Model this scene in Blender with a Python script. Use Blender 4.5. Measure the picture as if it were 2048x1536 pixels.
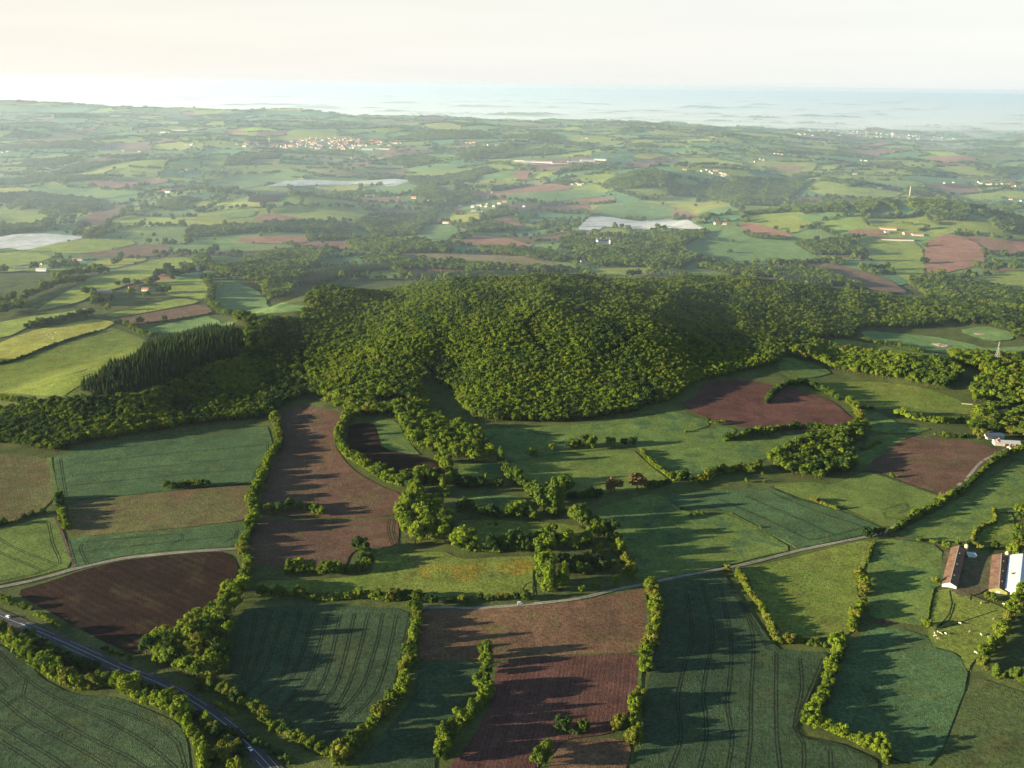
import bpy, bmesh, math, random
import numpy as np
from mathutils import Matrix, Vector
from mathutils.geometry import delaunay_2d_cdt

R = math.radians
scene = bpy.context.scene
COL = scene.collection
for o in list(bpy.data.objects):
    bpy.data.objects.remove(o)

# ------------------------------------------------------------------ camera
CAM_H, PITCH, ROLL, FPX = 420.0, R(16.6), R(0.75), 2010.0     # focal length in photograph pixels
cam = bpy.data.cameras.new('camera')
cam.sensor_width, cam.lens = 36.0, 36.0 * FPX / 2048
cam.clip_start, cam.clip_end = 5.0, 400000.0
cam_ob = bpy.data.objects.new('camera', cam); COL.objects.link(cam_ob)
_F = Vector((0, math.cos(PITCH), -math.sin(PITCH))); _U = Vector((0, math.sin(PITCH), math.cos(PITCH))); _X = Vector((1, 0, 0))
_ix = _X * math.cos(ROLL) + _U * math.sin(ROLL); _iy = -_X * math.sin(ROLL) + _U * math.cos(ROLL)
cam_ob.matrix_world = Matrix(((_ix.x, _iy.x, -_F.x, 0), (_ix.y, _iy.y, -_F.y, 0), (_ix.z, _iy.z, -_F.z, CAM_H), (0, 0, 0, 1)))
scene.camera = cam_ob

# ------------------------------------------------------------------ sky, sun, exposure
SUN_EL, SUN_AZ = R(9.2), R(-101)            # azimuth from +Y towards +X: the sun stands on the left, a little behind
world = bpy.data.worlds.new('World'); scene.world = world; world.use_nodes = True
wn = world.node_tree.nodes; wl = world.node_tree.links
sky = wn.new('ShaderNodeTexSky'); sky.sky_type = 'NISHITA'; sky.sun_disc = False
sky.sun_elevation, sky.sun_rotation = SUN_EL, SUN_AZ
sky.altitude, sky.air_density, sky.dust_density, sky.ozone_density = 300.0, 1.3, 0.2, 2.0
# pale morning veil all round the horizon, thinning upwards; creamier towards the sun, bluer away from it
SKY_STRENGTH, VEIL = 0.062, 3.62
def _wm(op, *a):
    n = wn.new('ShaderNodeVectorMath' if op in ('DOT_PRODUCT', 'NORMALIZE') else 'ShaderNodeMath'); n.operation = op
    for i, v in enumerate(a):
        if hasattr(v, 'links'): wl.new(v, n.inputs[i])
        else: n.inputs[i].default_value = v
    return n.outputs['Value'] if op == 'DOT_PRODUCT' else n.outputs[0]
_tc = wn.new('ShaderNodeTexCoord'); _dir = _wm('NORMALIZE', _tc.outputs['Generated'])
_sep = wn.new('ShaderNodeSeparateXYZ'); wl.new(_dir, _sep.inputs[0])
_up = wn.new('ShaderNodeMapRange'); _up.interpolation_type = 'SMOOTHSTEP'; wl.new(_sep.outputs['Z'], _up.inputs[0])
for _i, _v in enumerate((0.05, 0.22, 0.94, 0.0)): _up.inputs[_i + 1].default_value = _v
_toward = _wm('DOT_PRODUCT', _dir, (math.sin(SUN_AZ), math.cos(SUN_AZ), 0.0))
_tm = wn.new('ShaderNodeMapRange'); wl.new(_toward, _tm.inputs[0])
for _i, _v in enumerate((-0.75, 0.45, 0.0, 1.0)): _tm.inputs[_i + 1].default_value = _v
def _mix(f, a, b):
    n = wn.new('ShaderNodeMix'); n.data_type = 'RGBA'
    for s_, v in ((n.inputs[0], f), (n.inputs[6], a), (n.inputs[7], b)):
        if hasattr(v, 'links'): wl.new(v, s_)
        else: s_.default_value = v
    return n.outputs[2]
_veil = _mix(_tm.outputs[0], (VEIL * 0.955, VEIL * 0.985, VEIL * 0.985, 1), (VEIL * 1.02, VEIL * 0.975, VEIL * 0.875, 1))
_low = wn.new('ShaderNodeMapRange'); _low.interpolation_type = 'SMOOTHSTEP'; wl.new(_sep.outputs['Z'], _low.inputs[0])
for _i, _v in enumerate((-0.01, 0.045, 1.0, 0.0)): _low.inputs[_i + 1].default_value = _v
_edge = _mix(_tm.outputs[0], (VEIL * 0.86, VEIL * 0.94, VEIL * 0.97, 1), (VEIL * 1.06, VEIL * 1.01, VEIL * 0.94, 1))
_veil = _mix(_low.outputs[0], _veil, _edge)
_st = wn.new('ShaderNodeMapping'); wl.new(_dir, _st.inputs['Vector']); _st.inputs['Scale'].default_value = (2.2, 2.2, 30.0)
_nz = wn.new('ShaderNodeTexNoise'); wl.new(_st.outputs[0], _nz.inputs['Vector']); _nz.inputs['Scale'].default_value = 1.6; _nz.inputs['Detail'].default_value = 5.0
_nm = wn.new('ShaderNodeMapRange'); wl.new(_nz.outputs['Fac'], _nm.inputs[0])
for _i, _v in enumerate((0.3, 0.7, 0.975, 1.025)): _nm.inputs[_i + 1].default_value = _v
_sc = wn.new('ShaderNodeVectorMath'); _sc.operation = 'SCALE'; wl.new(_veil, _sc.inputs[0]); wl.new(_nm.outputs[0], _sc.inputs['Scale']); _veil = _sc.outputs[0]   # faint streaks of thin cloud
wl.new(_mix(_up.outputs[0], sky.outputs[0], _veil), wn['Background'].inputs['Color'])
wn['Background'].inputs['Strength'].default_value = SKY_STRENGTH
sun = bpy.data.lights.new('sun', 'SUN'); sun.energy = 5.0; sun.angle = R(0.55); sun.color = (1.0, 0.85, 0.57)
sun_ob = bpy.data.objects.new('sun', sun); COL.objects.link(sun_ob)
_sd = Vector((math.sin(SUN_AZ) * math.cos(SUN_EL), math.cos(SUN_AZ) * math.cos(SUN_EL), math.sin(SUN_EL)))
sun_ob.rotation_euler = _sd.to_track_quat('Z', 'Y').to_euler()
vs = scene.view_settings
vs.view_transform, vs.look, vs.gamma, vs.exposure, vs.use_curve_mapping = 'Standard', 'None', 1.0, 2.12, False
scene.render.engine = 'CYCLES'
cy = scene.cycles
cy.use_denoising = True
cy.max_bounces, cy.diffuse_bounces, cy.glossy_bounces, cy.transmission_bounces, cy.volume_bounces, cy.transparent_max_bounces = 5, 2, 1, 2, 1, 6
cy.use_fast_gi = False

# ------------------------------------------------------------------ terrain
_wr = np.random.RandomState(7)
_W = [(_wr.uniform(0, 6.283), _wr.uniform(0, 6.283)) for _ in range(80)]
def waves(x, y, lam, k0, n=5):
    s = 0.0
    for i in range(n):
        a, p = _W[(k0 + i) % 80]
        L = lam * (0.7 + 0.22 * i)
        s = s + np.sin((x * np.cos(a) + y * np.sin(a)) * 6.283 / L + p)
    return s / math.sqrt(n)
def sstep(a, b, t):
    t = np.clip((t - a) / (b - a), 0, 1); return t * t * (3 - 2 * t)
def dome(x, y, cx, cy_, rx, ry, h, rot=0.0, p=2.2):
    c, s = math.cos(rot), math.sin(rot)
    u = ((x - cx) * c + (y - cy_) * s) / rx; v = (-(x - cx) * s + (y - cy_) * c) / ry
    return h * np.exp(-2.6 * np.power(u * u + v * v + 1e-9, p / 2))
def ridge(x, y, ax, ay, bx, by, h0, h1, w0, p=2.0):
    dx, dy = bx - ax, by - ay; L2 = dx * dx + dy * dy
    t = np.clip(((x - ax) * dx + (y - ay) * dy) / L2, 0, 1)
    d2 = (x - ax - t * dx) ** 2 + (y - ay - t * dy) ** 2
    return (h0 + (h1 - h0) * t) * np.exp(-1.6 * np.power(d2 / (w0 * w0) + 1e-9, p / 2))
def H(x, y):
    x = np.asarray(x, float); y = np.asarray(y, float)
    z = 2.2 * waves(x, y, 420, 0) * (1 - 0.4 * sstep(1000, 1500, y))
    z = z + dome(x, y, 10, 1700, np.where(x < 10, 470.0, 640.0), 510, 79, 0.0, 2.3) * (1 + 0.045 * waves(x, y, 260, 33, 4) + 0.03 * waves(x, y, 120, 37, 3))                      # the wooded hill
    z = z + dome(x, y, -150, 1500, 150, 190, 9) - dome(x, y, -95, 1330, 60, 190, 15) + dome(x, y, 170, 1480, 160, 150, 10) - dome(x, y, 320, 1560, 70, 200, 10)
    z = z + ridge(x, y, 440, 1960, 840, 1800, 36, 24, 240)                       # its lower shoulder
    z = z + ridge(x, y, -555, 1325, -345, 1700, 40, 46, 135, 2.3)                # the spur with the spruces
    z = z + ridge(x, y, -1500, 1950, -620, 2060, 26, 26, 300)                    # pastures left of it
    z = z + ridge(x, y, 640, 1480, 1100, 1330, 22, 26, 120)                      # wooded bank at the right
    z = z + dome(x, y, 900, 3050, 520, 460, 74) + dome(x, y, 1320, 3080, 420, 440, 84) + dome(x, y, 760, 4450, 650, 500, 85) + dome(x, y, 500, 4100, 300, 300, 40)
    z = z + dome(x, y, -900, 3500, 700, 500, 35) + dome(x, y, -1900, 4600, 900, 600, 45) + dome(x, y, 250, 5300, 900, 600, 40)
    roll = sstep(2000, 3600, y)
    z = z + roll * (13 * waves(x, y, 1100, 10) + 7 * waves(x, y, 520, 20))
    pl = sstep(3600, 7200, y) * (1 - sstep(9300, 11800, y + 0.25 * x)) * (1 - sstep(600, 3200, x - 0.05 * y))
    z = z + 105 * pl
    z = z + dome(x, y, -5000, 11200, 1500, 1500, 78) + dome(x, y, -6800, 10500, 2000, 1800, 80) + dome(x, y, -2600, 10400, 2200, 900, 50)
    far = sstep(10500, 13500, y)
    z = z + far * (16 * waves(x, y * 2.2, 5200, 30) + 9 * waves(x, y * 1.6, 2300, 40))
    return z
def sheet_drop(r):                                                  # the base sheet lies a little below the fields drawn over it
    return 1.6 * sstep(1700, 2500, r) + 5.0 * sstep(2600, 6500, r) + 9.0 * sstep(6500, 12000, r) - 15.0 * sstep(14500, 17500, r)

def rays(P):
    P = np.asarray(P, float).reshape(-1, 2)
    u = (P[:, 0] - 1024) / FPX; v = -(P[:, 1] - 768) / FPX
    r = u * math.cos(ROLL) - v * math.sin(ROLL); t = u * math.sin(ROLL) + v * math.cos(ROLL)
    D = np.stack([r, math.cos(PITCH) + t * math.sin(PITCH), -math.sin(PITCH) + t * math.cos(PITCH)], 1)
    return D / np.linalg.norm(D, axis=1)[:, None]
_T = 350.0 * np.power(60000.0 / 350.0, np.linspace(0, 1, 520))
def ground(P):
    """photograph pixels -> points (x, y, z) on the terrain"""
    D = rays(P)
    Z = CAM_H + D[:, 2:3] * _T[None] - H(D[:, 0:1] * _T[None], D[:, 1:2] * _T[None])
    hit = Z < 0; k = np.where(hit.any(1), hit.argmax(1), len(_T) - 1)
    a, b = _T[np.maximum(k - 1, 0)], _T[k]
    for _ in range(13):
        m = 0.5 * (a + b); low = CAM_H + D[:, 2] * m < H(D[:, 0] * m, D[:, 1] * m)
        b = np.where(low, m, b); a = np.where(low, a, m)
    return np.column_stack([D[:, 0] * b, D[:, 1] * b, CAM_H + D[:, 2] * b])
def pix(x, y, z):
    """world point -> photograph pixel (used only to know what the photograph shows)"""
    c = math.cos(PITCH); s = math.sin(PITCH)
    zz = z - CAM_H
    f = y * c - zz * s; t = (y * s + zz * c) / f; r = x / f
    u = r * math.cos(ROLL) + t * math.sin(ROLL); v = -r * math.sin(ROLL) + t * math.cos(ROLL)
    return 1024 + FPX * u, 768 - FPX * v
def inside(poly, x, y):
    x = np.asarray(x); y = np.asarray(y); r = np.zeros(x.shape, bool)
    px, py = poly[:, 0], poly[:, 1]; j = len(poly) - 1
    for i in range(len(poly)):
        c = ((py[i] > y) != (py[j] > y)) & (x < (px[j] - px[i]) * (y - py[i]) / (py[j] - py[i] + 1e-12) + px[i])
        r ^= c; j = i
    return r

# enlarged views the photograph was traced from: origin and pixels per traced unit
VIEW = {'A': (0, 1100, .3418), 'B': (650, 1100, .3418), 'C': (1300, 1050, .36523), 'D': (0, 760, .3418), 'E': (650, 760, .3418),
        'G': (1300, 700, .36523), 'H': (0, 440, .3418), 'I': (560, 480, .3418), 'J': (1200, 440, .41406), 'K': (0, 140, .3418),
        'L': (650, 140, .3418), 'M': (1300, 140, .36523), 'P': (0, 0, 1.0), 'Q': (1800, 1060, .1237), 'S': (1820, 720, .1172)}
def px(view, s):
    ox, oy, k = VIEW[view]
    v = [float(t) for t in s.replace(',', ' ').split()]
    return [(ox + v[i] * k, oy + v[i + 1] * k) for i in range(0, len(v), 2)]

# ------------------------------------------------------------------ object helpers
def prop(o, label=None, cat=None, group=None, kind=None):
    if label: o['label'] = label
    if cat: o['category'] = cat
    if group: o['group'] = group
    if kind: o['kind'] = kind
    return o
def link(name, me, parent=None):
    o = bpy.data.objects.new(name, me); COL.objects.link(o)
    if parent is not None: o.parent = parent
    return o
def empty(name, loc, rz=0.0, sc=1.0):
    o = bpy.data.objects.new(name, None); COL.objects.link(o)
    o.empty_display_size = 1.0
    o.location = loc; o.rotation_euler = (0, 0, rz); o.scale = (sc, sc, sc) if not isinstance(sc, tuple) else sc
    return o
def mesh(name, V, Fs, mats=(), smooth=False, mi=None):
    me = bpy.data.meshes.new(name)
    me.from_pydata([tuple(map(float, v)) for v in V], [], [tuple(int(i) for i in f) for f in Fs])
    for m in mats: me.materials.append(m)
    if smooth: me.polygons.foreach_set('use_smooth', [True] * len(me.polygons))
    if mi is not None: me.polygons.foreach_set('material_index', [int(i) for i in mi])
    me.update()
    return me
class MB:
    """collects boxes, tubes and polygons; build() makes one mesh of them"""
    def __init__(self): self.V, self.F = [], []
    def poly(self, pts, *faces):
        n = len(self.V); self.V += [tuple(p) for p in pts]; self.F += [tuple(n + i for i in f) for f in faces]; return self
    def box(self, x0, x1, y0, y1, z0, z1):
        return self.poly([(x0, y0, z0), (x1, y0, z0), (x1, y1, z0), (x0, y1, z0), (x0, y0, z1), (x1, y0, z1), (x1, y1, z1), (x0, y1, z1)],
                         (0, 3, 2, 1), (4, 5, 6, 7), (0, 1, 5, 4), (1, 2, 6, 5), (2, 3, 7, 6), (3, 0, 4, 7))
    def tube(self, a, b, ra, rb, n=8):
        a, b = Vector(a), Vector(b); d = (b - a).normalized(); s = d.orthogonal().normalized(); t = d.cross(s)
        P = []
        for c, r in ((a, ra), (b, rb)):
            for i in range(n):
                an = 6.28318 * i / n; P.append(c + s * (r * math.cos(an)) + t * (r * math.sin(an)))
        return self.poly(P, *[(i, (i + 1) % n, n + (i + 1) % n, n + i) for i in range(n)], tuple(range(n))[::-1], tuple(range(n, 2 * n)))
    def lathe(self, prof, n=12, cx=0, cy_=0):
        P = [(cx + r * math.cos(6.28318 * i / n), cy_ + r * math.sin(6.28318 * i / n), z) for r, z in prof for i in range(n)]
        k = len(prof)
        return self.poly(P, *[(j * n + i, j * n + (i + 1) % n, (j + 1) * n + (i + 1) % n, (j + 1) * n + i) for j in range(k - 1) for i in range(n)],
                         tuple(range(n))[::-1], tuple(range((k - 1) * n, k * n)))
    def build(self, name, mat, parent=None, smooth=False):
        return link(name, mesh(name, self.V, self.F, [mat], smooth), parent)

# ------------------------------------------------------------------ materials
MATS = {}
def nodes(name):
    m = bpy.data.materials.new(name); m.use_nodes = True
    nt = m.node_tree; b = nt.nodes['Principled BSDF']
    b.inputs['Roughness'].default_value = 0.95; b.inputs['Specular IOR Level'].default_value = 0.08
    return m, nt, b
def nd(nt, typ, **kw):
    n = nt.nodes.new(typ)
    for k, v in kw.items(): setattr(n, k, v)
    return n
def mth(nt, op, a, b=None):
    n = nd(nt, 'ShaderNodeMath', operation=op)
    for i, v in enumerate((a, b)):
        if v is None: continue
        if hasattr(v, 'links'): nt.links.new(v, n.inputs[i])
        else: n.inputs[i].default_value = v
    return n.outputs[0]
def noise(nt, vec, scale, detail=3.0, rough=0.55, dist=0.0):
    n = nd(nt, 'ShaderNodeTexNoise'); nt.links.new(vec, n.inputs['Vector'])
    n.inputs['Scale'].default_value = scale; n.inputs['Detail'].default_value = detail; n.inputs['Roughness'].default_value = rough
    n.inputs['Distortion'].default_value = dist
    return n.outputs['Fac']
def rng_map(nt, v, a, b, c, d):
    n = nd(nt, 'ShaderNodeMapRange'); nt.links.new(v, n.inputs[0])
    for i, k in enumerate((a, b, c, d)): n.inputs[i + 1].default_value = k
    return n.outputs[0]
def mix(nt, f, a, b):
    n = nd(nt, 'ShaderNodeMix', data_type='RGBA')
    for s, v in ((n.inputs[0], f), (n.inputs[6], a), (n.inputs[7], b)):
        if hasattr(v, 'links'): nt.links.new(v, s)
        elif isinstance(v, (int, float)): s.default_value = v
        else: s.default_value = (*v, 1.0)
    return n.outputs[2]
def scale_col(nt, col, f):
    n = nd(nt, 'ShaderNodeVectorMath', operation='SCALE')
    nt.links.new(col, n.inputs[0]); nt.links.new(f, n.inputs['Scale']); return n.outputs[0]
def world_pos(nt):
    return nd(nt, 'ShaderNodeNewGeometry').outputs['Position']

def mat_field(key, c1, c2, spot=None, rows=None, grain=0.45, big=90.0, bump=0.5, spot_at=(0.52, 0.62)):
    """soil or crop: two tints in large soft patches, finer mottling, optional rows (angle, period, strength) and spots of a third tint"""
    if key in MATS: return MATS[key]
    m, nt, b = nodes(key); P = world_pos(nt)
    f1 = rng_map(nt, noise(nt, P, 1 / big, 3, 0.5, 0.6), 0.35, 0.65, 0, 1)
    col = mix(nt, f1, c1, c2)
    if spot:
        col = mix(nt, rng_map(nt, noise(nt, P, 1 / 34.0, 5, 0.62, 0.4), spot_at[0], spot_at[1], 0, 1), col, spot)
    f2 = mth(nt, 'MULTIPLY', rng_map(nt, noise(nt, P, 1 / 13.0, 3, 0.6), 0.3, 0.7, 0.82, 1.18), rng_map(nt, noise(nt, P, 1 / 48.0, 4, 0.6, 0.8), 0.3, 0.7, 0.80, 1.20))
    fine = noise(nt, P, 1 / 2.6, 3, 0.65)
    f3 = rng_map(nt, fine, 0.3, 0.7, 1 - grain, 1 + grain)
    f = mth(nt, 'MULTIPLY', f2, f3)
    hgt = fine
    if rows:
        ang, per, st = rows; st *= 0.3
        vr = nd(nt, 'ShaderNodeVectorRotate', rotation_type='Z_AXIS'); nt.links.new(P, vr.inputs['Vector']); vr.inputs['Angle'].default_value = -ang
        sc = nd(nt, 'ShaderNodeMapping'); nt.links.new(vr.outputs[0], sc.inputs['Vector']); sc.inputs['Scale'].default_value = (0.02, 1.0, 0.0)
        wob = noise(nt, P, 1 / 60.0, 2)
        ad = nd(nt, 'ShaderNodeSeparateXYZ'); nt.links.new(sc.outputs[0], ad.inputs[0])
        ph = mth(nt, 'ADD', mth(nt, 'MULTIPLY', ad.outputs['Y'], 6.28318 / per), mth(nt, 'MULTIPLY', wob, 3.0))
        w = mth(nt, 'SINE', ph)
        rn = noise(nt, sc.outputs[0], 0.9 / per, 2, 0.6)
        rw = mth(nt, 'ADD', mth(nt, 'MULTIPLY', w, st), rng_map(nt, rn, 0.3, 0.7, 1 - 1.3 * st, 1 + 1.3 * st))
        f = mth(nt, 'MULTIPLY', f, rw)
        hgt = mth(nt, 'ADD', mth(nt, 'MULTIPLY', w, 0.5 * st), fine)
    nt.links.new(scale_col(nt, col, f), b.inputs['Base Color'])
    blades = noise(nt, P, 1.25, 2, 0.6)                       # standing blades and clods catch the low sun
    hgt = mth(nt, 'ADD', mth(nt, 'MULTIPLY', hgt, 0.6), blades)
    bp = nd(nt, 'ShaderNodeBump'); bp.inputs['Strength'].default_value = min(1.0, bump * 2); bp.inputs['Distance'].default_value = 1.1 * bump / 0.5
    nt.links.new(hgt, bp.inputs['Height']); nt.links.new(bp.outputs[0], b.inputs['Normal'])
    MATS[key] = m
    return m
def mat_plain(key, c, rough=0.85, var=0.15, scale=0.6, metal=0.0, spec=0.2):
    if key in MATS: return MATS[key]
    m, nt, b = nodes(key)
    f = rng_map(nt, noise(nt, nd(nt, 'ShaderNodeTexCoord').outputs['Object'], scale, 4, 0.6), 0.3, 0.7, 1 - var, 1 + var)
    rgb = nd(nt, 'ShaderNodeRGB'); rgb.outputs[0].default_value = (*c, 1)
    nt.links.new(scale_col(nt, rgb.outputs[0], f), b.inputs['Base Color'])
    b.inputs['Roughness'].default_value = rough; b.inputs['Metallic'].default_value = metal; b.inputs['Specular IOR Level'].default_value = spec
    MATS[key] = m
    return m
def mat_leaf(key, c1, c2, trans=0.33):
    m = bpy.data.materials.new(key); m.use_nodes = True; nt = m.node_tree; nt.nodes.remove(nt.nodes['Principled BSDF'])
    oi = nd(nt, 'ShaderNodeObjectInfo'); tc = nd(nt, 'ShaderNodeTexCoord')
    col = mix(nt, oi.outputs['Random'], c1, c2)
    n = noise(nt, tc.outputs['Object'], 5.0, 3, 0.6)
    col = scale_col(nt, col, rng_map(nt, n, 0.3, 0.7, 0.72, 1.3))
    d = nd(nt, 'ShaderNodeBsdfDiffuse'); t = nd(nt, 'ShaderNodeBsdfTranslucent'); mx = nd(nt, 'ShaderNodeMixShader')
    nt.links.new(col, d.inputs['Color'])
    nt.links.new(mix(nt, 0.45, col, (c2[0] * 1.3, c2[1] * 1.3, c2[2] * 0.7)), t.inputs['Color'])
    mx.inputs[0].default_value = trans
    nt.links.new(d.outputs[0], mx.inputs[1]); nt.links.new(t.outputs[0], mx.inputs[2])
    nt.links.new(mx.outputs[0], nt.nodes['Material Output'].inputs['Surface'])
    MATS[key] = m
    return m
LEAF = [mat_leaf('leaf_fresh', (0.096, 0.142, 0.014), (0.130, 0.170, 0.018)),
        mat_leaf('leaf_mid', (0.056, 0.090, 0.014), (0.082, 0.120, 0.018)),
        mat_leaf('leaf_dark', (0.028, 0.054, 0.016), (0.042, 0.074, 0.020)),
        mat_leaf('leaf_olive', (0.100, 0.118, 0.018), (0.128, 0.130, 0.022)),
        mat_leaf('leaf_pinkish', (0.140, 0.105, 0.042), (0.165, 0.118, 0.050))]
NEEDLE = mat_leaf('needle', (0.020, 0.040, 0.016), (0.042, 0.062, 0.022), 0.1)
BARK = mat_plain('bark', (0.085, 0.062, 0.045), 0.95, 0.3, 3.0)
# ------------------------------------------------------------------ ground sheet
mat_ground = mat_field('rough_grass', (0.060, 0.078, 0.022), (0.075, 0.090, 0.028), (0.045, 0.060, 0.020), None, 0.3, 140.0, 0.4)
def ground_sheet():
    na, nr = 520, 360
    an = np.linspace(R(-62), R(62), na); rr = 60.0 * np.power(95000.0 / 60.0, np.linspace(0, 1, nr))
    A, Rr = np.meshgrid(an, rr)
    X, Y = Rr * np.sin(A), Rr * np.cos(A)
    Z = H(X, Y) - sheet_drop(Rr) - 0.05
    V = np.stack([X, Y, Z], -1).reshape(-1, 3)
    i = np.arange(nr - 1)[:, None] * na + np.arange(na - 1)[None, :]
    Fq = np.stack([i, i + 1, i + 1 + na, i + na], -1).reshape(-1, 4)
    me = bpy.data.meshes.new('ground')
    me.vertices.add(len(V)); me.vertices.foreach_set('co', V.ravel())
    me.loops.add(Fq.size); me.loops.foreach_set('vertex_index', Fq.ravel().astype(np.int32))
    me.polygons.add(len(Fq)); me.polygons.foreach_set('loop_start', (np.arange(len(Fq)) * 4).astype(np.int32))
    me.polygons.foreach_set('use_smooth', np.ones(len(Fq), bool))
    me.update(calc_edges=True); me.validate()
    me.materials.append(mat_ground)
    return prop(link('ground', me), 'rough green ground lying under all the fields', 'ground', kind='structure')
ground_sheet()

# ------------------------------------------------------------------ fields traced from the photograph
C_WHEAT = ((0.043, 0.080, 0.035), (0.056, 0.098, 0.041)); C_MEADOW = ((0.096, 0.132, 0.025), (0.124, 0.152, 0.029)); C_GRASS = ((0.078, 0.122, 0.032), (0.100, 0.138, 0.034))
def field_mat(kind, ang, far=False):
    if far:                                        # paler base colours beyond the hill; sunlit crop sides painted into them
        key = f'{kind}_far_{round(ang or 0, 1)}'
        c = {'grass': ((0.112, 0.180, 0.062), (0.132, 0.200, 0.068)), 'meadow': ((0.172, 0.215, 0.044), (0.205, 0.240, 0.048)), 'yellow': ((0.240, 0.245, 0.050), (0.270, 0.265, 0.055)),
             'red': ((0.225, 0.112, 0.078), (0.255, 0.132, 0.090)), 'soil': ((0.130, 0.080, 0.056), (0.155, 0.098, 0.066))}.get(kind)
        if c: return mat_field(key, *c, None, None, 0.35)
    k = None if ang is None else round(ang, 1)
    key = f'{kind}_{k}' if k is not None else kind
    a = 0.0 if ang is None else ang
    if kind == 'wheat': return mat_field(key, *C_WHEAT, (0.062, 0.086, 0.028), (a, 2.6, 0.10), 0.42, 90.0, 0.5, (0.52, 0.74))
    if kind == 'darkwheat': return mat_field(key, (0.030, 0.053, 0.027), (0.039, 0.066, 0.031), (0.046, 0.060, 0.022), (a, 2.6, 0.10), 0.42, 90.0, 0.5, (0.52, 0.74))
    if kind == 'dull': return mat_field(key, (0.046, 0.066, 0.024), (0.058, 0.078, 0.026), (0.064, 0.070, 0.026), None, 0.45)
    if kind == 'barley': return mat_field(key, (0.086, 0.124, 0.030), (0.108, 0.142, 0.034), None, (a, 4.0, 0.10), 0.4)
    if kind == 'meadow': return mat_field(key, *C_MEADOW, (0.112, 0.124, 0.030), None, 0.5, 60.0)
    if kind == 'grass': return mat_field(key, *C_GRASS, (0.050, 0.092, 0.036), (a, 7.0, 0.07) if ang is not None else None, 0.42, 70.0)
    if kind == 'yellow': return mat_field(key, (0.150, 0.150, 0.030), (0.185, 0.165, 0.036), (0.125, 0.140, 0.028), None, 0.4, 60.0)
    if kind == 'flower': return mat_field(key, (0.085, 0.116, 0.025), (0.105, 0.122, 0.024), (0.170, 0.130, 0.018), None, 0.6, 60.0, 0.5, (0.42, 0.60))
    if kind == 'soil': return mat_field(key, (0.086, 0.048, 0.034), (0.106, 0.061, 0.043), (0.086, 0.066, 0.034), (a, 3.0, 0.13), 0.35)
    if kind == 'dark': return mat_field(key, (0.016, 0.0075, 0.0055), (0.023, 0.011, 0.0075), (0.028, 0.019, 0.010), (a, 7.5, 0.55), 0.4)
    if kind == 'red': return mat_field(key, (0.150, 0.078, 0.048), (0.185, 0.098, 0.058), None, (a, 4.5, 0.10), 0.35)
    if kind == 'wine': return mat_field(key, (0.078, 0.037, 0.031), (0.094, 0.045, 0.036), (0.060, 0.030, 0.026), (a, 3.0, 0.36), 0.3, 90.0, 0.5, (0.5, 0.68))
    if kind == 'sprout': return mat_field(key, (0.112, 0.064, 0.040), (0.126, 0.076, 0.044), (0.088, 0.092, 0.030), (a, 3.0, 0.10), 0.45, 80.0, 0.5, (0.56, 0.72))
    if kind == 'stubble': return mat_field(key, (0.092, 0.082, 0.034), (0.088, 0.092, 0.034), (0.104, 0.068, 0.040), (a, 3.5, 0.12), 0.45)
    if kind == 'white': return mat_field(key, (0.36, 0.37, 0.36), (0.43, 0.43, 0.42), None, (a, 3.0, 0.08), 0.12, 80.0, 0.2)
    if kind == 'tan': return mat_field(key, (0.160, 0.132, 0.070), (0.180, 0.150, 0.080), None, (a, 4.0, 0.08), 0.3)
    if kind == 'rape': return mat_field(key, (0.40, 0.34, 0.02), (0.46, 0.39, 0.03), None, None, 0.2)
    if kind == 'yard': return mat_field(key, (0.105, 0.072, 0.050), (0.085, 0.085, 0.042), (0.070, 0.085, 0.034), None, 0.4, 18.0)
    raise KeyError(kind)
FIELD_POLYS = []; NFIELD = [0]
def resample(P, step):
    out = []
    n = len(P)
    for i in range(n):
        a, b = P[i], P[(i + 1) % n]; k = max(1, int(np.hypot(*(b - a)) / step))
        for j in range(k): out.append(a + (b - a) * j / k)
    return np.array(out)
def soften(P, it=1):
    for _ in range(it):
        Q = []
        for i in range(len(P)):
            a, b = P[i], P[(i + 1) % len(P)]; Q += [a * 0.82 + b * 0.18, a * 0.18 + b * 0.82]
        P = np.array(Q)
    return P
def drape(W, step, lift):
    """triangulated sheet over the terrain inside a world outline"""
    B = resample(W, step); n = len(B)
    x0, y0 = B.min(0); x1, y1 = B.max(0)
    gx, gy = np.meshgrid(np.arange(x0 + step / 2, x1, step), np.arange(y0 + step / 2, y1, step))
    gx = gx + (np.arange(gx.shape[0]) % 2)[:, None] * step * 0.5
    pts = np.stack([gx.ravel(), gy.ravel()], 1); pts = pts[inside(B, pts[:, 0], pts[:, 1])]
    if len(pts):
        d = np.min(np.hypot(pts[:, None, 0] - B[None, :, 0], pts[:, None, 1] - B[None, :, 1]), axis=1); pts = pts[d > step * 0.35]
    allp = [Vector((float(p[0]), float(p[1]))) for p in B] + [Vector((float(p[0]), float(p[1]))) for p in pts]
    v, e, f, *_ = delaunay_2d_cdt(allp, [], [list(range(n))], 1, 1e-4)
    V = np.array([(p.x, p.y) for p in v]); Z = H(V[:, 0], V[:, 1]) + lift
    return np.column_stack([V, Z]), f
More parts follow.
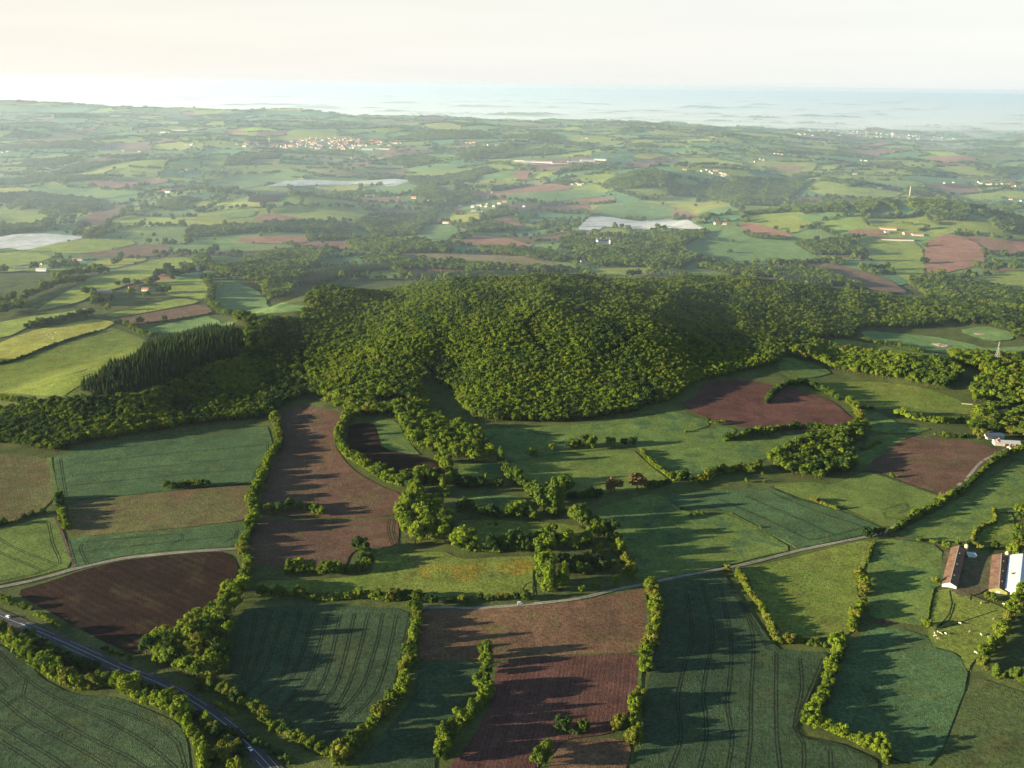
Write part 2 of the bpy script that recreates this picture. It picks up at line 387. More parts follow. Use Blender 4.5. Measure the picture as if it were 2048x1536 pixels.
def field(view, pts, kind, label, rows=None, name=None):
    P = px(view, pts); W = soften(ground(P)[:, :2])
    d = float(np.hypot(W[:, 0], W[:, 1]).mean())
    ang = None
    if rows:
        a, b = ground(px(view, rows)); ang = math.atan2(b[1] - a[1], b[0] - a[0])
    i = NFIELD[0]; NFIELD[0] += 1
    lift = 0.30 + 0.006 * i + 0.9 * float(sstep(1500, 2400, d)) + 2.0 * float(sstep(2500, 6000, d))
    step = 22.0 if d < 1500 else 32.0 if d < 2600 else 45.0
    V, Fc = drape(W, step, lift)
    nm = name or {'wheat': 'wheat_field', 'darkwheat': 'wheat_field', 'dull': 'grass_field', 'barley': 'barley_field', 'meadow': 'meadow_field', 'grass': 'grass_field', 'yellow': 'pasture_field', 'flower': 'flower_meadow_field', 'soil': 'bare_field',
                  'dark': 'ploughed_field', 'red': 'ploughed_field', 'wine': 'ploughed_field', 'sprout': 'seedling_field', 'stubble': 'stubble_field', 'white': 'sheeted_field', 'tan': 'stubble_field',
                  'rape': 'rapeseed_field', 'yard': 'farmyard_ground'}[kind]
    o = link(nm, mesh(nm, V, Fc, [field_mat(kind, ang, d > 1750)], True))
    prop(o, label, 'field' if kind != 'yard' else 'ground', kind='structure')
    FIELD_POLYS.append(W)
    return o, lift
mat_tram = mat_field('tramline_soil', (0.016, 0.022, 0.012), (0.021, 0.027, 0.015), None, None, 0.3)
mat_rut = mat_field('pale_rut', (0.112, 0.082, 0.066), (0.122, 0.090, 0.072), None, None, 0.3)
def catmull(P, step):
    P = np.asarray(P, float)
    if len(P) == 2:
        n = max(2, int(np.hypot(*(P[1] - P[0])[:2]) / step)); return P[0] + (P[1] - P[0]) * np.linspace(0, 1, n + 1)[:, None]
    Q = np.vstack([2 * P[0] - P[1], P, 2 * P[-1] - P[-2]]); out = []
    for i in range(1, len(Q) - 2):
        p0, p1, p2, p3 = Q[i - 1:i + 3]; n = max(1, int(np.hypot(*(p2 - p1)[:2]) / step))
        for t in np.linspace(0, 1, n, endpoint=False):
            out.append(0.5 * (2 * p1 + (p2 - p0) * t + (2 * p0 - 5 * p1 + 4 * p2 - p3) * t * t + (3 * p1 - p0 - 3 * p2 + p3) * t ** 3))
    out.append(P[-1]); return np.array(out)
def ribbon(C, offs, width, lift, wob=0.0):
    """flat strips beside a centre line C (world xy), one for each offset"""
    T = np.gradient(C, axis=0); T /= np.linalg.norm(T, axis=1)[:, None] + 1e-9
    N = np.stack([-T[:, 1], T[:, 0]], 1); V, Fs = [], []
    for o in offs:
        w = width / 2 * (1 + wob * np.sin(np.arange(len(C)) * 1.7 + o))[:, None]
        a, b = C + N * (o - w), C + N * (o + w); n = len(V)
        for p, q in zip(a, b): V += [(p[0], p[1]), (q[0], q[1])]
        Fs += [(n + 2 * i, n + 2 * i + 2, n + 2 * i + 3, n + 2 * i + 1) for i in range(len(C) - 1)]
    V = np.array(V)
    return np.column_stack([V, H(V[:, 0], V[:, 1]) + lift]), [f[::-1] for f in Fs]
def tramlines(fl, view, lines, gauge=2.1, width=0.75, mat=None):
    o, lift = fl
    for s in lines.split(';'):
        C = catmull(ground(px(view, s))[:, :2], 12.0)
        V, Fs = ribbon(C, (-gauge / 2, gauge / 2) if gauge else (0,), width, lift + 0.06)
        t = link('wheel_track', mesh('wheel_track', V, Fs, [mat or mat_tram]), o)

f1 = field('A', '0 555 180 670 240 750 420 845 640 855 760 890 900 950 1040 1015 1095 1110 1115 1290 1120 1500 -300 1500 -300 400', 'darkwheat', 'dark wheat field with wheel tracks below the main road', '0 870 650 1276')
tramlines(f1, 'A', '-60 540 0 605 150 750 330 870 540 960 720 1050 900 1165 1040 1290;155 760 135 850 0 935 -80 980;0 870 160 1000 340 1100 540 1210 650 1280;130 860 270 950 430 1050 600 1140 750 1210 870 1290;0 1030 150 1120 300 1210 410 1290;'
          '560 905 750 960 950 1050 1040 1130 1085 1290;0 1120 120 1190 270 1290;-60 780 0 760 40 805 0 840 -60 860;350 1100 358 1065 400 1045;60 1070 90 1040 150 1015')
f2 = field('P', '26 1184 110 1160 160 1142 240 1122 342 1110 440 1103 466 1112 476 1135 470 1165 440 1205 425 1230 330 1278 285 1300 272 1312 200 1280 100 1225', 'dark', 'very dark ploughed field between the gravel track and the main road', '120 1170 330 1275')
f3 = field('P', '486 1218 650 1209 828 1219 820 1290 800 1370 780 1400 740 1450 692 1500 670 1502 600 1477 520 1430 470 1385 458 1330 466 1270', 'darkwheat', 'dark wheat field ruled with many curved wheel tracks', '760 1225 735 1350')
tramlines(f3, 'A', '1500 370 1480 480 1450 640 1420 760;1590 350 1530 560 1490 690;1670 360 1600 560 1540 740 1450 830;1760 350 1700 560 1650 740 1520 850;1840 360 1770 600 1700 760 1610 860;1920 370 1850 620 1790 770 1620 955;'
          '1990 380 1930 650 1850 840 1690 970;2075 370 2010 650 1945 830 1810 970;2155 370 2100 600 2020 830 1880 1040;2240 370 2200 560 2120 800 2000 940 1900 1060;2320 380 2270 620 2200 830 2080 960 1930 1110')
tramlines(f3, 'B', '500 360 470 520 430 720 370 890 200 1060 90 1140')
f4 = field('B', '580 350 900 346 1200 328 1480 302 1700 258 1870 225 1885 300 1880 560 1860 600 1400 615 1000 650 940 640 560 650 545 560 560 420', 'sprout', 'reddish field with green seedlings below the gravel track', '900 400 1800 340')
f5 = field('B', '560 655 900 655 905 760 890 920 770 1010 680 1100 650 1180 640 1290 560 1400 100 1400 200 1230 300 1120 450 950 520 850 545 720', 'darkwheat', 'green field between two tree hedges left of the wine-red field', '650 900 400 1276')
f6 = field('B', '1010 655 1400 622 1850 607 1840 740 1790 920 1740 1020 1660 1080 1400 1110 1360 1160 1230 1260 1220 1400 680 1400 720 1276 850 1130 920 1000 975 900 990 760', 'wine', 'wine-red field ploughed in fine straight furrows', '1600 720 1560 1020')
f7 = field('B', '1400 1117 1650 1100 1780 1118 1790 1180 1760 1276 1730 1400 1230 1400 1310 1276 1350 1180', 'sprout', 'small reddish field at the bottom edge under the furrowed field', '1400 1150 1700 1120')
f8 = field('P', '749 1110 889 1103 910 1114 934 1119 992 1115 1077 1112 1064 1148 1070 1185 1043 1192 958 1192 841 1196 800 1190 735 1187 600 1185 515 1182 512 1162 600 1160 700 1155 745 1148', 'meadow', 'meadow with a patch of orange flowers')
field('B', '430 130 560 100 760 95 900 85 1060 62 1235 60 1205 130 1090 160 960 180 760 185 560 190 420 170', 'flower', 'patch of orange flowers in the meadow', name='flower_field')
tramlines(f8, 'B', '1145 285 1150 240 1180 200 1220 185;1225 270 1215 220 1225 180', 0, 1.2)
f9 = field('P', '563 822 600 810 640 815 690 830 680 860 668 890 688 920 715 947 760 972 800 987 808 1000 800 1027 760 1035 640 1036 520 1030 530 980 545 920 560 880', 'soil', 'long brown field with curved pale drill marks under the wood', '600 850 600 1000')
tramlines(f9, 'D', '1720 250 1760 190 1810 250 1840 330;1850 310 1890 240 1910 210;1700 300 1690 260 1730 200;1780 450 1790 700;1830 470 1850 720', 0, 0.8, mat_rut)
f10 = field('P', '510 1037 640 1041 795 1036 798 1065 795 1093 720 1095 700 1110 690 1135 600 1137 520 1132 500 1100 505 1060', 'soil', 'brown field above the hedge of the flower meadow', '520 1080 780 1070')
tramlines(f10, 'E', '410 810 400 880 425 960;380 815 370 880 395 960', 2.0, 0.7)
f11 = field('E', '150 260 280 250 310 310 325 400 660 470 690 560 690 600 600 600 480 575 360 580 280 520 200 470 130 400 130 320', 'dark', 'dark crescent-shaped ploughed field inside the curved hedge', '360 520 650 530')
f12 = field('E', '290 240 420 240 470 330 520 400 570 450 340 405 310 310', 'grass', 'small shaded green field beside the crescent ploughed field')
f13 = field('D', '340 440 600 380 1100 340 1560 260 1590 350 1600 440 1530 500 1510 590 1400 605 980 650 400 710 340 660 310 460', 'wheat', 'broad blue-green wheat field under the spruce wood', '400 560 1500 440')
tramlines(f13, 'D', '355 460 365 540 390 690;1565 360 1560 450 1500 530 1480 580;480 490 1000 430 1550 380;420 560 900 510 1480 450;410 620 900 570 1470 520')
f14 = field('D', '400 717 960 657 1500 608 1490 680 1455 780 1440 822 1000 873 430 918 400 800', 'stubble', 'brownish stubble field between two green strips', '400 840 1440 740')
f15 = field('D', '400 927 1000 882 1450 832 1480 880 1410 975 1000 998 700 1032 500 1082 440 1090 400 960', 'wheat', 'narrow green wheat strip above the gravel track', '450 1000 1400 900')
tramlines(f15, 'D', '400 940 440 1080;480 960 470 990 515 1085;480 950 1000 905 1060 900 1070 930 1000 965;1390 880 1380 920 1320 950;540 1000 1300 920')
f16 = field('D', '0 440 120 435 290 460 320 650 320 690 240 770 100 830 0 850 -300 920 -300 430', 'stubble', 'brown and green striped field by the left edge', '60 460 130 830')
f17 = field('D', '0 885 240 805 330 802 375 920 425 1090 250 1140 0 1195 -300 1260 -300 970', 'barley', 'green barley field with a wheel track near the left edge', '0 940 300 1080')
tramlines(f17, 'D', '285 840 310 960 350 1080 240 1130 0 1180;-50 900 100 990 330 1080;-60 980 60 1040 240 1115 200 1140')
f18 = field('P', '955 860 1060 855 1162 850 1300 832 1345 822 1412 840 1420 852 1373 866 1300 884 1260 893 1100 908 1015 925 985 900 965 878', 'grass', 'green field along the foot of the wooded hill', '1000 890 1400 840')
f19 = field('E', '1070 490 1200 460 1320 440 1790 400 1900 500 2030 600 1900 640 1500 670 1280 660 1200 600 1110 540', 'barley', 'green field beyond the two pinkish trees', '1200 500 1800 600')
f20 = field('G', '0 505 330 425 480 430 430 500 650 490 890 450 820 520 640 595 470 650 150 690 0 590 -150 480', 'grass', 'pale green field below the brown field at the hill foot', '0 590 600 540')
f21 = field('G', '170 290 260 250 280 190 390 165 560 170 700 200 790 210 1000 280 1100 370 1140 390 1080 440 900 425 700 450 500 420 340 385 210 330', 'wine', 'large reddish-brown field at the right foot of the hill', '300 350 1000 300')
f22 = field('G', '880 180 1200 170 1500 205 1650 260 1770 310 1760 360 1400 330 1150 320 1060 290 1000 230', 'meadow', 'long meadow under the wooded bank', None)
f23 = field('G', '1160 360 1250 340 1400 420 1550 430 1450 460 1190 450', 'grass', 'narrow shaded grass strip by the brook')
f23b = field('G', '1190 470 1450 465 1390 490 1290 560 1170 640 1090 590 1180 540', 'grass', 'small green field left of the brown field by the farm')
f24 = field('G', '1170 640 1400 480 1560 480 1800 510 1950 560 1900 600 1800 690 1640 805 1500 760 1330 700', 'soil', 'brown field below the small farm with the grey shed', '1300 640 1900 580')
f25 = field('G', '640 742 870 722 1000 742 1180 662 1330 712 1620 815 1500 880 1430 940 1290 975 1180 920 1050 860 880 830', 'barley', 'yellow-green barley field above the row of shrubs', '700 760 1300 960')
tramlines(f25, 'G', '1270 880 1400 840 1420 870 1360 900;660 750 830 830;1280 890 1290 920 1420 930')
f26 = field('G', '60 802 640 748 860 834 1050 884 1290 985 1230 1000 1000 1050 800 1090 600 970 430 880 200 880', 'wheat', 'striped blue-green wheat field beside the gravel track', '300 800 1000 1010')
tramlines(f26, 'G', '380 820 640 930 870 1040;520 800 780 910 1010 1015;660 780 900 880 1190 975;250 850 400 880;870 1045 1010 1015 1190 970')
f27 = field('P', '1175 1022 1300 987 1322 992 1366 1021 1410 1032 1460 1029 1519 1058 1588 1100 1520 1114 1470 1128 1380 1146 1300 1160 1270 1160 1250 1130 1240 1080 1215 1045', 'grass', 'bright green mown field above the gravel track', '1330 1000 1560 1110')
tramlines(f27, 'G', '120 850 230 940 490 1120;430 890 640 1000 800 1085;300 1130 480 1090;300 1150 470 1120', 0, 1.4, MATS.get('mown') or mat_field('mown', (0.120, 0.150, 0.032), (0.130, 0.155, 0.035), None, None, 0.4))
f28 = field('E', '780 485 1020 495 1050 580 780 592', 'grass', 'small grass plot between tree rows below the wood')
f29 = field('E', '780 690 1150 672 1240 780 1100 780 800 735', 'grass', 'small shaded grass plot ringed by trees')
f30 = field('E', '760 822 1000 822 1240 832 1480 852 1540 890 1330 920 1050 920 850 960', 'meadow', 'rough pasture with scattered bushes ringed by trees')
f31 = field('C', '30 335 100 312 380 262 430 300 520 430 690 680 800 690 975 700 960 760 850 1000 790 1120 830 1165 1050 1200 1250 1290 1240 1400 -100 1400 -60 1200 0 800 60 560', 'darkwheat', 'very dark wheat field with long wheel tracks right of the furrowed field', '560 650 545 1150')
tramlines(f31, 'C', '195 345 230 600 180 800 150 960 170 1160 110 1340;285 320 340 560 330 700 290 900 310 1140 270 1340;380 310 440 600 440 800 420 1000 450 1150 425 1340;425 310 530 500 565 650 550 950 550 1150 530 1340;690 700 690 1100 712 1340;'
          '820 730 830 900 790 1110 840 1200 840 1340;950 735 860 950 795 1100 830 1160 1050 1210 1240 1300;985 1240 990 1340;430 300 600 600 650 690')
f32 = field('C', '490 242 800 178 1160 85 1215 92 1180 220 1130 330 1150 440 1100 590 1060 620 830 620 700 640 680 570 560 370 490 290', 'meadow', 'sunlit meadow with hedges on both sides below the gravel track')
f33 = field('C', '1230 85 1330 78 1600 115 1600 330 1550 350 1530 490 1510 560 1340 530 1210 510 1195 450 1190 360 1190 230', 'grass', 'green meadow crossed by tree shadows left of the long barns')
f34 = field('C', '1560 360 1650 350 1900 440 1960 470 1870 640 1760 760 1740 810 1690 700 1540 665 1520 600 1530 560', 'meadow', 'pasture with cream cows below the long barns')
tramlines(f34, 'C', '1640 360 1655 430 1640 490 1580 560;1670 430 1640 520 1560 580 1900 470;1760 380 1755 415', 0, 1.1)
f35 = field('C', '1200 565 1350 565 1530 615 1550 672 1690 712 1750 835 1560 1331 1340 1290 1200 1180 1100 1180 960 1050 1000 900 1060 700', 'wheat', 'deep green crop field below the cow pasture', '1100 800 1700 760')
f36 = field('C', '1755 845 1830 850 2048 920 2300 1000 2300 1400 1550 1400', 'dull', 'dark grass field in the lower right corner')
f37 = field('C', '2048 620 1960 700 1890 780 1890 800 2048 850 2300 900 2300 560', 'dull', 'shaded grass field behind the row of oaks at the right edge')
f38 = field('G', '1340 1010 1640 850 1950 650 2000 610 2048 610 2300 600 2300 900 2048 880 2000 890 1910 890 1880 940 1780 980 1760 1050 1600 1050 1450 1040', 'grass', 'broad green field right of the hedged lane', '1400 1020 1950 680')
f39 = field('G', '1790 980 1880 945 1910 900 1990 895 2000 1060 1900 1090 1780 1070', 'meadow', 'small paddock behind the long barns')
fy = field('C', '1610 140 1740 130 1860 170 1990 170 2100 200 2100 340 1990 380 1850 350 1800 380 1700 400 1640 350 1600 340 1600 200', 'yard', 'bare earth farmyard between the long barns')
field('H', '-200 870 0 860 110 830 170 800 400 720 600 650 660 630 830 690 870 720 820 800 640 850 580 910 450 980 360 1040 200 1030 0 1010 -200 1000', 'meadow', 'large sunlit meadow left of the spruces')
field('H', '-200 790 0 720 100 680 220 640 400 610 560 580 680 600 600 645 450 680 270 745 170 790 100 815 0 812 -200 830', 'yellow', 'golden pasture with white cows above the large meadow')
field('H', '-100 620 0 600 160 570 400 540 520 515 440 550 220 600 140 640 60 680 0 690 -100 700', 'meadow', 'sunny green strip above the golden pasture')
field('H', '685 592 700 577 900 541 1190 489 1255 543 1100 570 860 608 730 610', 'soil', 'narrow brown ploughed strip above the spruce wood', '700 590 1200 510')
field('H', '600 560 860 500 1060 457 1190 480 900 535 690 573', 'meadow', 'green strip along the brown ploughed strip')
field('H', '850 642 1000 602 1260 557 1370 602 1350 630 1180 650 900 665', 'grass', 'pale green plot between brown strip and spruces')
field('H', '300 475 420 405 560 335 800 265 1000 212 1110 222 1160 270 920 300 880 340 700 400 560 430 480 480 300 520 200 540', 'meadow', 'long sunny meadow crossed by tree shadows around the farmhouse')
field('H', '910 357 1190 342 1220 400 1200 470 1070 455 960 440 1000 400 930 390', 'meadow', 'pale meadow beside the white house with a turret')
field('H', '1280 362 1370 357 1500 412 1560 462 1560 502 1700 502 1850 512 1800 540 1500 560 1380 540 1290 520 1250 480', 'grass', 'hollow green field curving to the edge of the hill wood')
field('H', '500 262 600 232 900 222 640 290 520 296', 'yellow', 'small golden field beside a brown field with trees')
field('H', '450 212 620 182 840 140 990 152 1000 187 900 216 600 220', 'soil', 'brown field behind the round roadside trees', '450 210 950 160')
field('H', '140 187 300 142 540 107 830 132 600 187 430 202 230 182', 'meadow', 'bright green field below the white sheeted field')
field('H', '-150 112 0 105 80 86 300 83 520 103 300 146 140 183 60 166 0 172 -150 180', 'white', 'white sheeted field at the left edge', '0 150 400 100')
field('H', '0 192 200 192 310 217 260 242 0 290 -100 300 -100 190', 'meadow', 'green field above the red-roofed farm by the left edge')
field('H', '1080 140 1340 155 1370 185 1180 180', 'grass', 'misty green field above the valley wood')
field('H', '1230 225 1400 220 1420 265 1250 268', 'grass', 'small green glade in the valley wood')
field('H', '1300 305 1500 330 1480 350 1380 340', 'grass', 'narrow green glade above the hollow green field')
field('J', '870 667 960 672 1130 737 1050 760 920 770 860 732', 'grass', 'shaded green field tucked behind the hill foot')
field('J', '1110 577 1300 592 1670 662 1680 690 1400 660 1150 620', 'meadow', 'narrow sunny meadow above the wooded bank')
field('J', '1250 532 1600 562 1800 602 1860 622 2048 612 2200 610 2200 670 2048 667 1900 670 1700 650 1300 592', 'grass', 'bluish green field with bare spoil heap by the pylon')
field('J', '1720 537 1860 512 1990 542 2000 580 1880 590', 'grass', 'small pale green field beyond the pylon')
field('J', '960 212 1080 207 1250 242 1400 292 1500 360 1360 350 1180 300 1080 250', 'soil', 'brown field just behind the wooded shoulder', '1000 220 1450 340')
field('J', '400 132 520 62 640 42 740 92 920 102 1000 152 1100 200 900 215 800 200 640 220 420 170', 'grass', 'large misty green field behind the hill')
field('J', '660 17 760 22 940 77 920 87 740 87', 'red', 'red field above the large misty green field', '700 40 900 80')
field('J', '1180 132 1330 97 1560 112 1570 250 1540 300 1470 290 1330 200 1280 150', 'meadow', 'bright green field in front of the long poultry house')
field('J', '1570 112 1660 67 1700 72 1850 122 1860 215 1700 250 1570 280', 'red', 'large red field right of the long poultry house', '1600 260 1700 80')
field('J', '1200 57 1270 42 1390 57 1380 75 1200 76', 'red', 'small red field left of the farm roofs')
field('J', '1710 307 1960 252 2048 242 2200 240 2200 340 2048 342 1900 332', 'meadow', 'bright green field at the right edge beyond the woods belt')
field('J', '1950 102 2048 97 2200 95 2200 170 2048 165 2000 130', 'red', 'red field cut by the right edge')
field('J', '1570 40 1640 30 1760 55 1700 65 1600 90', 'meadow', 'pale green plot above the large red field')
field('K', '490 657 860 637 1040 647 930 667 730 700 520 672', 'red', 'red field left of the centre in the far farmland', '500 660 900 650')
field('K', '160 692 480 692 870 717 580 765 330 745 190 730', 'grass', 'pale green field above the dark far wood')
field('K', '0 822 150 827 300 852 190 910 0 920 -100 920 -100 820', 'meadow', 'pale green field under the dark far wood')
field('K', '0 695 150 690 180 730 0 745 -100 745 -100 700', 'yellow', 'yellow green field at the left edge of the far farmland')
field('K', '440 892 640 802 820 792 720 832 600 915 450 916', 'soil', 'slanting brown field right of the dark far wood', '450 910 750 800')
field('K', '1170 787 1440 772 1600 787 1500 810 1210 802', 'yellow', 'golden strip below a dark brown field')
field('K', '1440 772 1530 732 1750 717 1650 770 1500 780', 'dark', 'dark brown field with a pole in the far farmland', '1450 770 1700 730')
field('K', '1460 882 1560 837 1790 872 1640 905', 'red', 'brown red field framed by far hedges', '1480 880 1700 880')
field('K', '1280 842 1500 822 1480 862 1300 872', 'grass', 'small green field beside the brown red field')
field('K', '980 897 1060 882 1340 902 1200 935', 'yellow', 'yellow green lens-shaped field')
field('K', '1370 987 1780 972 1810 1010 1600 1020 1400 1012', 'red', 'flat red field above the valley wood', '1400 1000 1780 990')
field('K', '1180 682 1480 592 1780 640 1600 665 1350 705', 'grass', 'large pale teal field below the village')
field('K', '1540 687 1660 652 1780 646 2048 655 2160 650 2290 640 2430 650 2290 690 2160 665 1900 672 1700 682', 'white', 'long white sheeted field in the far farmland', '1600 670 2200 660')
field('L', '300 682 450 652 560 682 530 710 400 740', 'grass', 'teal green field right of the long white field')
field('L', '510 972 640 902 800 932 680 1020', 'grass', 'green field below the long red-roofed farmhouse')
field('L', '770 1012 870 972 1060 982 1250 1040 900 1040', 'red', 'red field left of the manor house', '800 1010 1200 1020')
field('L', '990 707 1300 662 1480 692 1200 725', 'red', 'red field below the white factory sheds', '1000 700 1450 690')
field('L', '1240 802 1540 782 1550 820 1280 816', 'red', 'red strip above the right white sheeted field', '1250 805 1540 800')
field('L', '1450 757 1690 742 1700 775 1480 780', 'red', 'small red field above the red strip')
field('L', '1465 937 1570 852 1870 892 1880 882 2048 872 2150 900 2240 940 2048 930 1940 932 1900 937 1640 917 1580 950', 'white', 'white sheeted field with a lone tree right of the centre', '1500 920 1900 920')
field('L', '920 742 1500 702 1680 722 1450 760 1290 785', 'grass', 'pale green field between two red fields')
field('L', '1560 802 1800 762 2048 802 2048 842 1870 882 1640 852', 'grass', 'bluish green field above the right white sheeted field')
field('L', '1800 502 1950 492 2000 502 1920 525 1820 521', 'rape', 'small bright yellow rapeseed field')
field('L', '1740 532 1960 532 2040 560 1800 561', 'red', 'reddish field below the yellow rapeseed field')
field('L', '1170 567 1480 562 1500 580 1300 595', 'red', 'thin red field under the factory sheds')
field('L', '1000 872 1060 850 1200 930 1150 945 1020 900', 'red', 'reddish field right of the long red-roofed farmhouse')
field('L', '690 860 920 838 900 880 790 900 700 880', 'yellow', 'yellow green field beside the hamlet')
field('M', '50 782 160 767 300 802 180 815', 'red', 'small red field left of the two-house farm')
field('M', '860 662 950 642 1390 672 1350 700 1220 710 1000 690', 'meadow', 'sunny meadow below the mast on the far hill')
field('M', '1000 590 1080 580 1180 610 1010 620', 'meadow', 'meadow sliver behind the far wooded hill')
field('M', '1480 483 1790 480 1780 512 1530 510', 'red', 'far red field in the misty plain')
field('M', '640 530 850 528 800 556 700 550', 'red', 'far red field behind the right hills')
field('M', '1600 625 1790 630 1760 650 1620 645', 'wine', 'far brown field under the row of hamlet houses')
field('I', '680 87 950 82 1400 97 1560 132 1760 162 1700 175 1000 132 700 112', 'tan', 'tan field right behind the crest of the hill', '700 100 1700 160')
# ------------------------------------------------------------------ patchwork of far fields
PATCH = []          # (outline, kind)
EDGES = []          # polylines that carry hedges
def patchwork():
    rng = np.random.RandomState(21)
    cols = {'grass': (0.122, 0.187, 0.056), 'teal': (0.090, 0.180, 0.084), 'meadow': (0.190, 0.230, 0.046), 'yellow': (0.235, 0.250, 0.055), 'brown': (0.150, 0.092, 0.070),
            'red': (0.220, 0.115, 0.082), 'wood': (0.045, 0.075, 0.024), 'tan': (0.190, 0.175, 0.085)}  # field tints, brightened to paint in the sunlit sides of distant crops
    kinds = list(cols); pr = np.array([.26, .19, .24, .07, .06, .05, .11, .02])
    def warp(p):
        x, y = p[..., 0], p[..., 1]
        c, s = math.cos(0.22), math.sin(0.22)
        X, Y = x * c - (y - 6000) * s, x * s + (y - 6000) * c + 6000
        return np.stack([X + 75 * waves(X, Y, 900, 50) + 26 * waves(X, Y, 330, 60), Y + 60 * waves(X, Y, 800, 55) + 20 * waves(X, Y, 300, 65)], -1)
    V, Fq, Cc = [], [], []
    def cell(q):
        n = 5
        u = np.linspace(0, 1, n)
        a = q[0][None] * (1 - u)[:, None] + q[1][None] * u[:, None]; b = q[3][None] * (1 - u)[:, None] + q[2][None] * u[:, None]
        g = a[None] * (1 - u)[:, None, None] + b[None] * u[:, None, None]
        w = warp(g); cx, cy_ = w[2, 2]
        if cy_ < 2020 or abs(cx) > 0.64 * cy_ + 500 or cy_ > 15500: return
        if w[..., 1].min() < 1990: return
        k = kinds[rng.choice(len(kinds), p=pr / pr.sum())]
        if cy_ > 9500 and k == 'wood': k = 'teal'
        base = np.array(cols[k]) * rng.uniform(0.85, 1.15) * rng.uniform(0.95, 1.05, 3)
        n0 = len(V); r = np.hypot(w[..., 0], w[..., 1])
        z = H(w[..., 0], w[..., 1]) + 0.25 + 0.8 * sstep(2500, 6000, r)
        V.extend(np.concatenate([w, z[..., None]], -1).reshape(-1, 3).tolist())
        for i in range(n - 1):
            for j in range(n - 1):
                Fq.append((n0 + i * n + j, n0 + i * n + j + 1, n0 + (i + 1) * n + j + 1, n0 + (i + 1) * n + j)); Cc.append(base)
        ring = np.concatenate([w[0, :], w[1:, -1], w[-1, -2::-1], w[-2:0:-1, 0]])
        PATCH.append((ring, k))
        if rng.rand() < (0.86 if cy_ < 6000 else 0.7): EDGES.append(w[0, :])
        if rng.rand() < (0.86 if cy_ < 6000 else 0.7): EDGES.append(w[:, 0])
    def split(q, depth=0):
        c = warp(q.mean(0)[None])[0]
        rad = 0.75 * (np.hypot(*(q[1] - q[0])) + np.hypot(*(q[3] - q[0]))) + 300
        if c[1] + rad < 1990 or c[1] - rad > 15500 or abs(c[0]) - rad > 0.64 * (c[1] + rad) + 500: return
        far = max(0.0, (c[1] - 2500)) / 9000
        tgt = 170 + 200 * far
        wx = np.hypot(*(q[1] - q[0])); wy = np.hypot(*(q[3] - q[0]))
        if max(wx, wy) < tgt * rng.uniform(0.8, 1.7) and depth > 3: return cell(q)
        t1, t2 = np.clip(rng.normal(0.5, 0.09, 2), .3, .7) if depth > 5 else (0.5, 0.5)
        if depth > 5: t2 = t1 + rng.uniform(-.06, .06)
        if wx > wy * rng.uniform(0.8, 1.5):
            a = q[0] + (q[1] - q[0]) * t1; b = q[3] + (q[2] - q[3]) * t2
            split(np.array([q[0], a, b, q[3]]), depth + 1); split(np.array([a, q[1], q[2], b]), depth + 1)
        else:
            a = q[0] + (q[3] - q[0]) * t1; b = q[1] + (q[2] - q[1]) * t2
            split(np.array([q[0], q[1], b, a]), depth + 1); split(np.array([a, b, q[2], q[3]]), depth + 1)
    split(np.array([(-14000, -1500), (16000, -1500), (16000, 19500), (-14000, 19500)], float))
    me = bpy.data.meshes.new('farmland')
    V_, F_ = np.array(V), np.array(Fq)
    me.vertices.add(len(V_)); me.vertices.foreach_set('co', V_.ravel())
    me.loops.add(F_.size); me.loops.foreach_set('vertex_index', F_.ravel().astype(np.int32))
    me.polygons.add(len(F_)); me.polygons.foreach_set('loop_start', (np.arange(len(F_)) * 4).astype(np.int32))
    me.polygons.foreach_set('use_smooth', np.ones(len(F_), bool))
    me.update(calc_edges=True)
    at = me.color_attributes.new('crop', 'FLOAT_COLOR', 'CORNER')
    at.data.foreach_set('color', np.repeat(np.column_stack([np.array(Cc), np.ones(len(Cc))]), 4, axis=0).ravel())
    m, nt, b = nodes('farmland'); P = world_pos(nt)
    a = nd(nt, 'ShaderNodeVertexColor', layer_name='crop')
    f = mth(nt, 'MULTIPLY', rng_map(nt, noise(nt, P, 1 / 70.0, 3), .3, .7, .84, 1.16), rng_map(nt, noise(nt, P, 1 / 9.0, 4, .65), .3, .7, .78, 1.22))
    nt.links.new(scale_col(nt, a.outputs[0], f), b.inputs['Base Color'])
    bp = nd(nt, 'ShaderNodeBump'); bp.inputs['Distance'].default_value = 1.2; nt.links.new(noise(nt, P, 1.0, 2, .6), bp.inputs['Height']); nt.links.new(bp.outputs[0], b.inputs['Normal'])
    me.materials.append(m)
    prop(link('farmland', me), 'far patchwork of small green and brown fields', 'farmland', kind='structure')
patchwork()

# ------------------------------------------------------------------ road and tracks
mat_asphalt = mat_field('asphalt', (0.050, 0.050, 0.056), (0.060, 0.060, 0.066), None, None, 0.12, 40.0, 0.1)
mat_verge = mat_field('road_verge', (0.085, 0.058, 0.045), (0.100, 0.070, 0.052), (0.060, 0.070, 0.030), None, 0.35, 20.0)
mat_gravel = mat_field('gravel', (0.205, 0.185, 0.160), (0.245, 0.220, 0.190), None, None, 0.25, 30.0, 0.3)
mat_paint = mat_plain('road_paint', (0.48, 0.48, 0.47), 0.8, 0.12, 0.3)
mat_grassverge = mat_field('grass_verge', (0.075, 0.105, 0.030), (0.095, 0.120, 0.034), None, None, 0.45, 25.0)
ROADLINES = []
def strip(name, C, offs, width, lift, mat, parent=None, wob=0.0):
    V, Fs = ribbon(C, offs, width, lift, wob)
    return link(name, mesh(name, V, Fs, [mat]), parent)
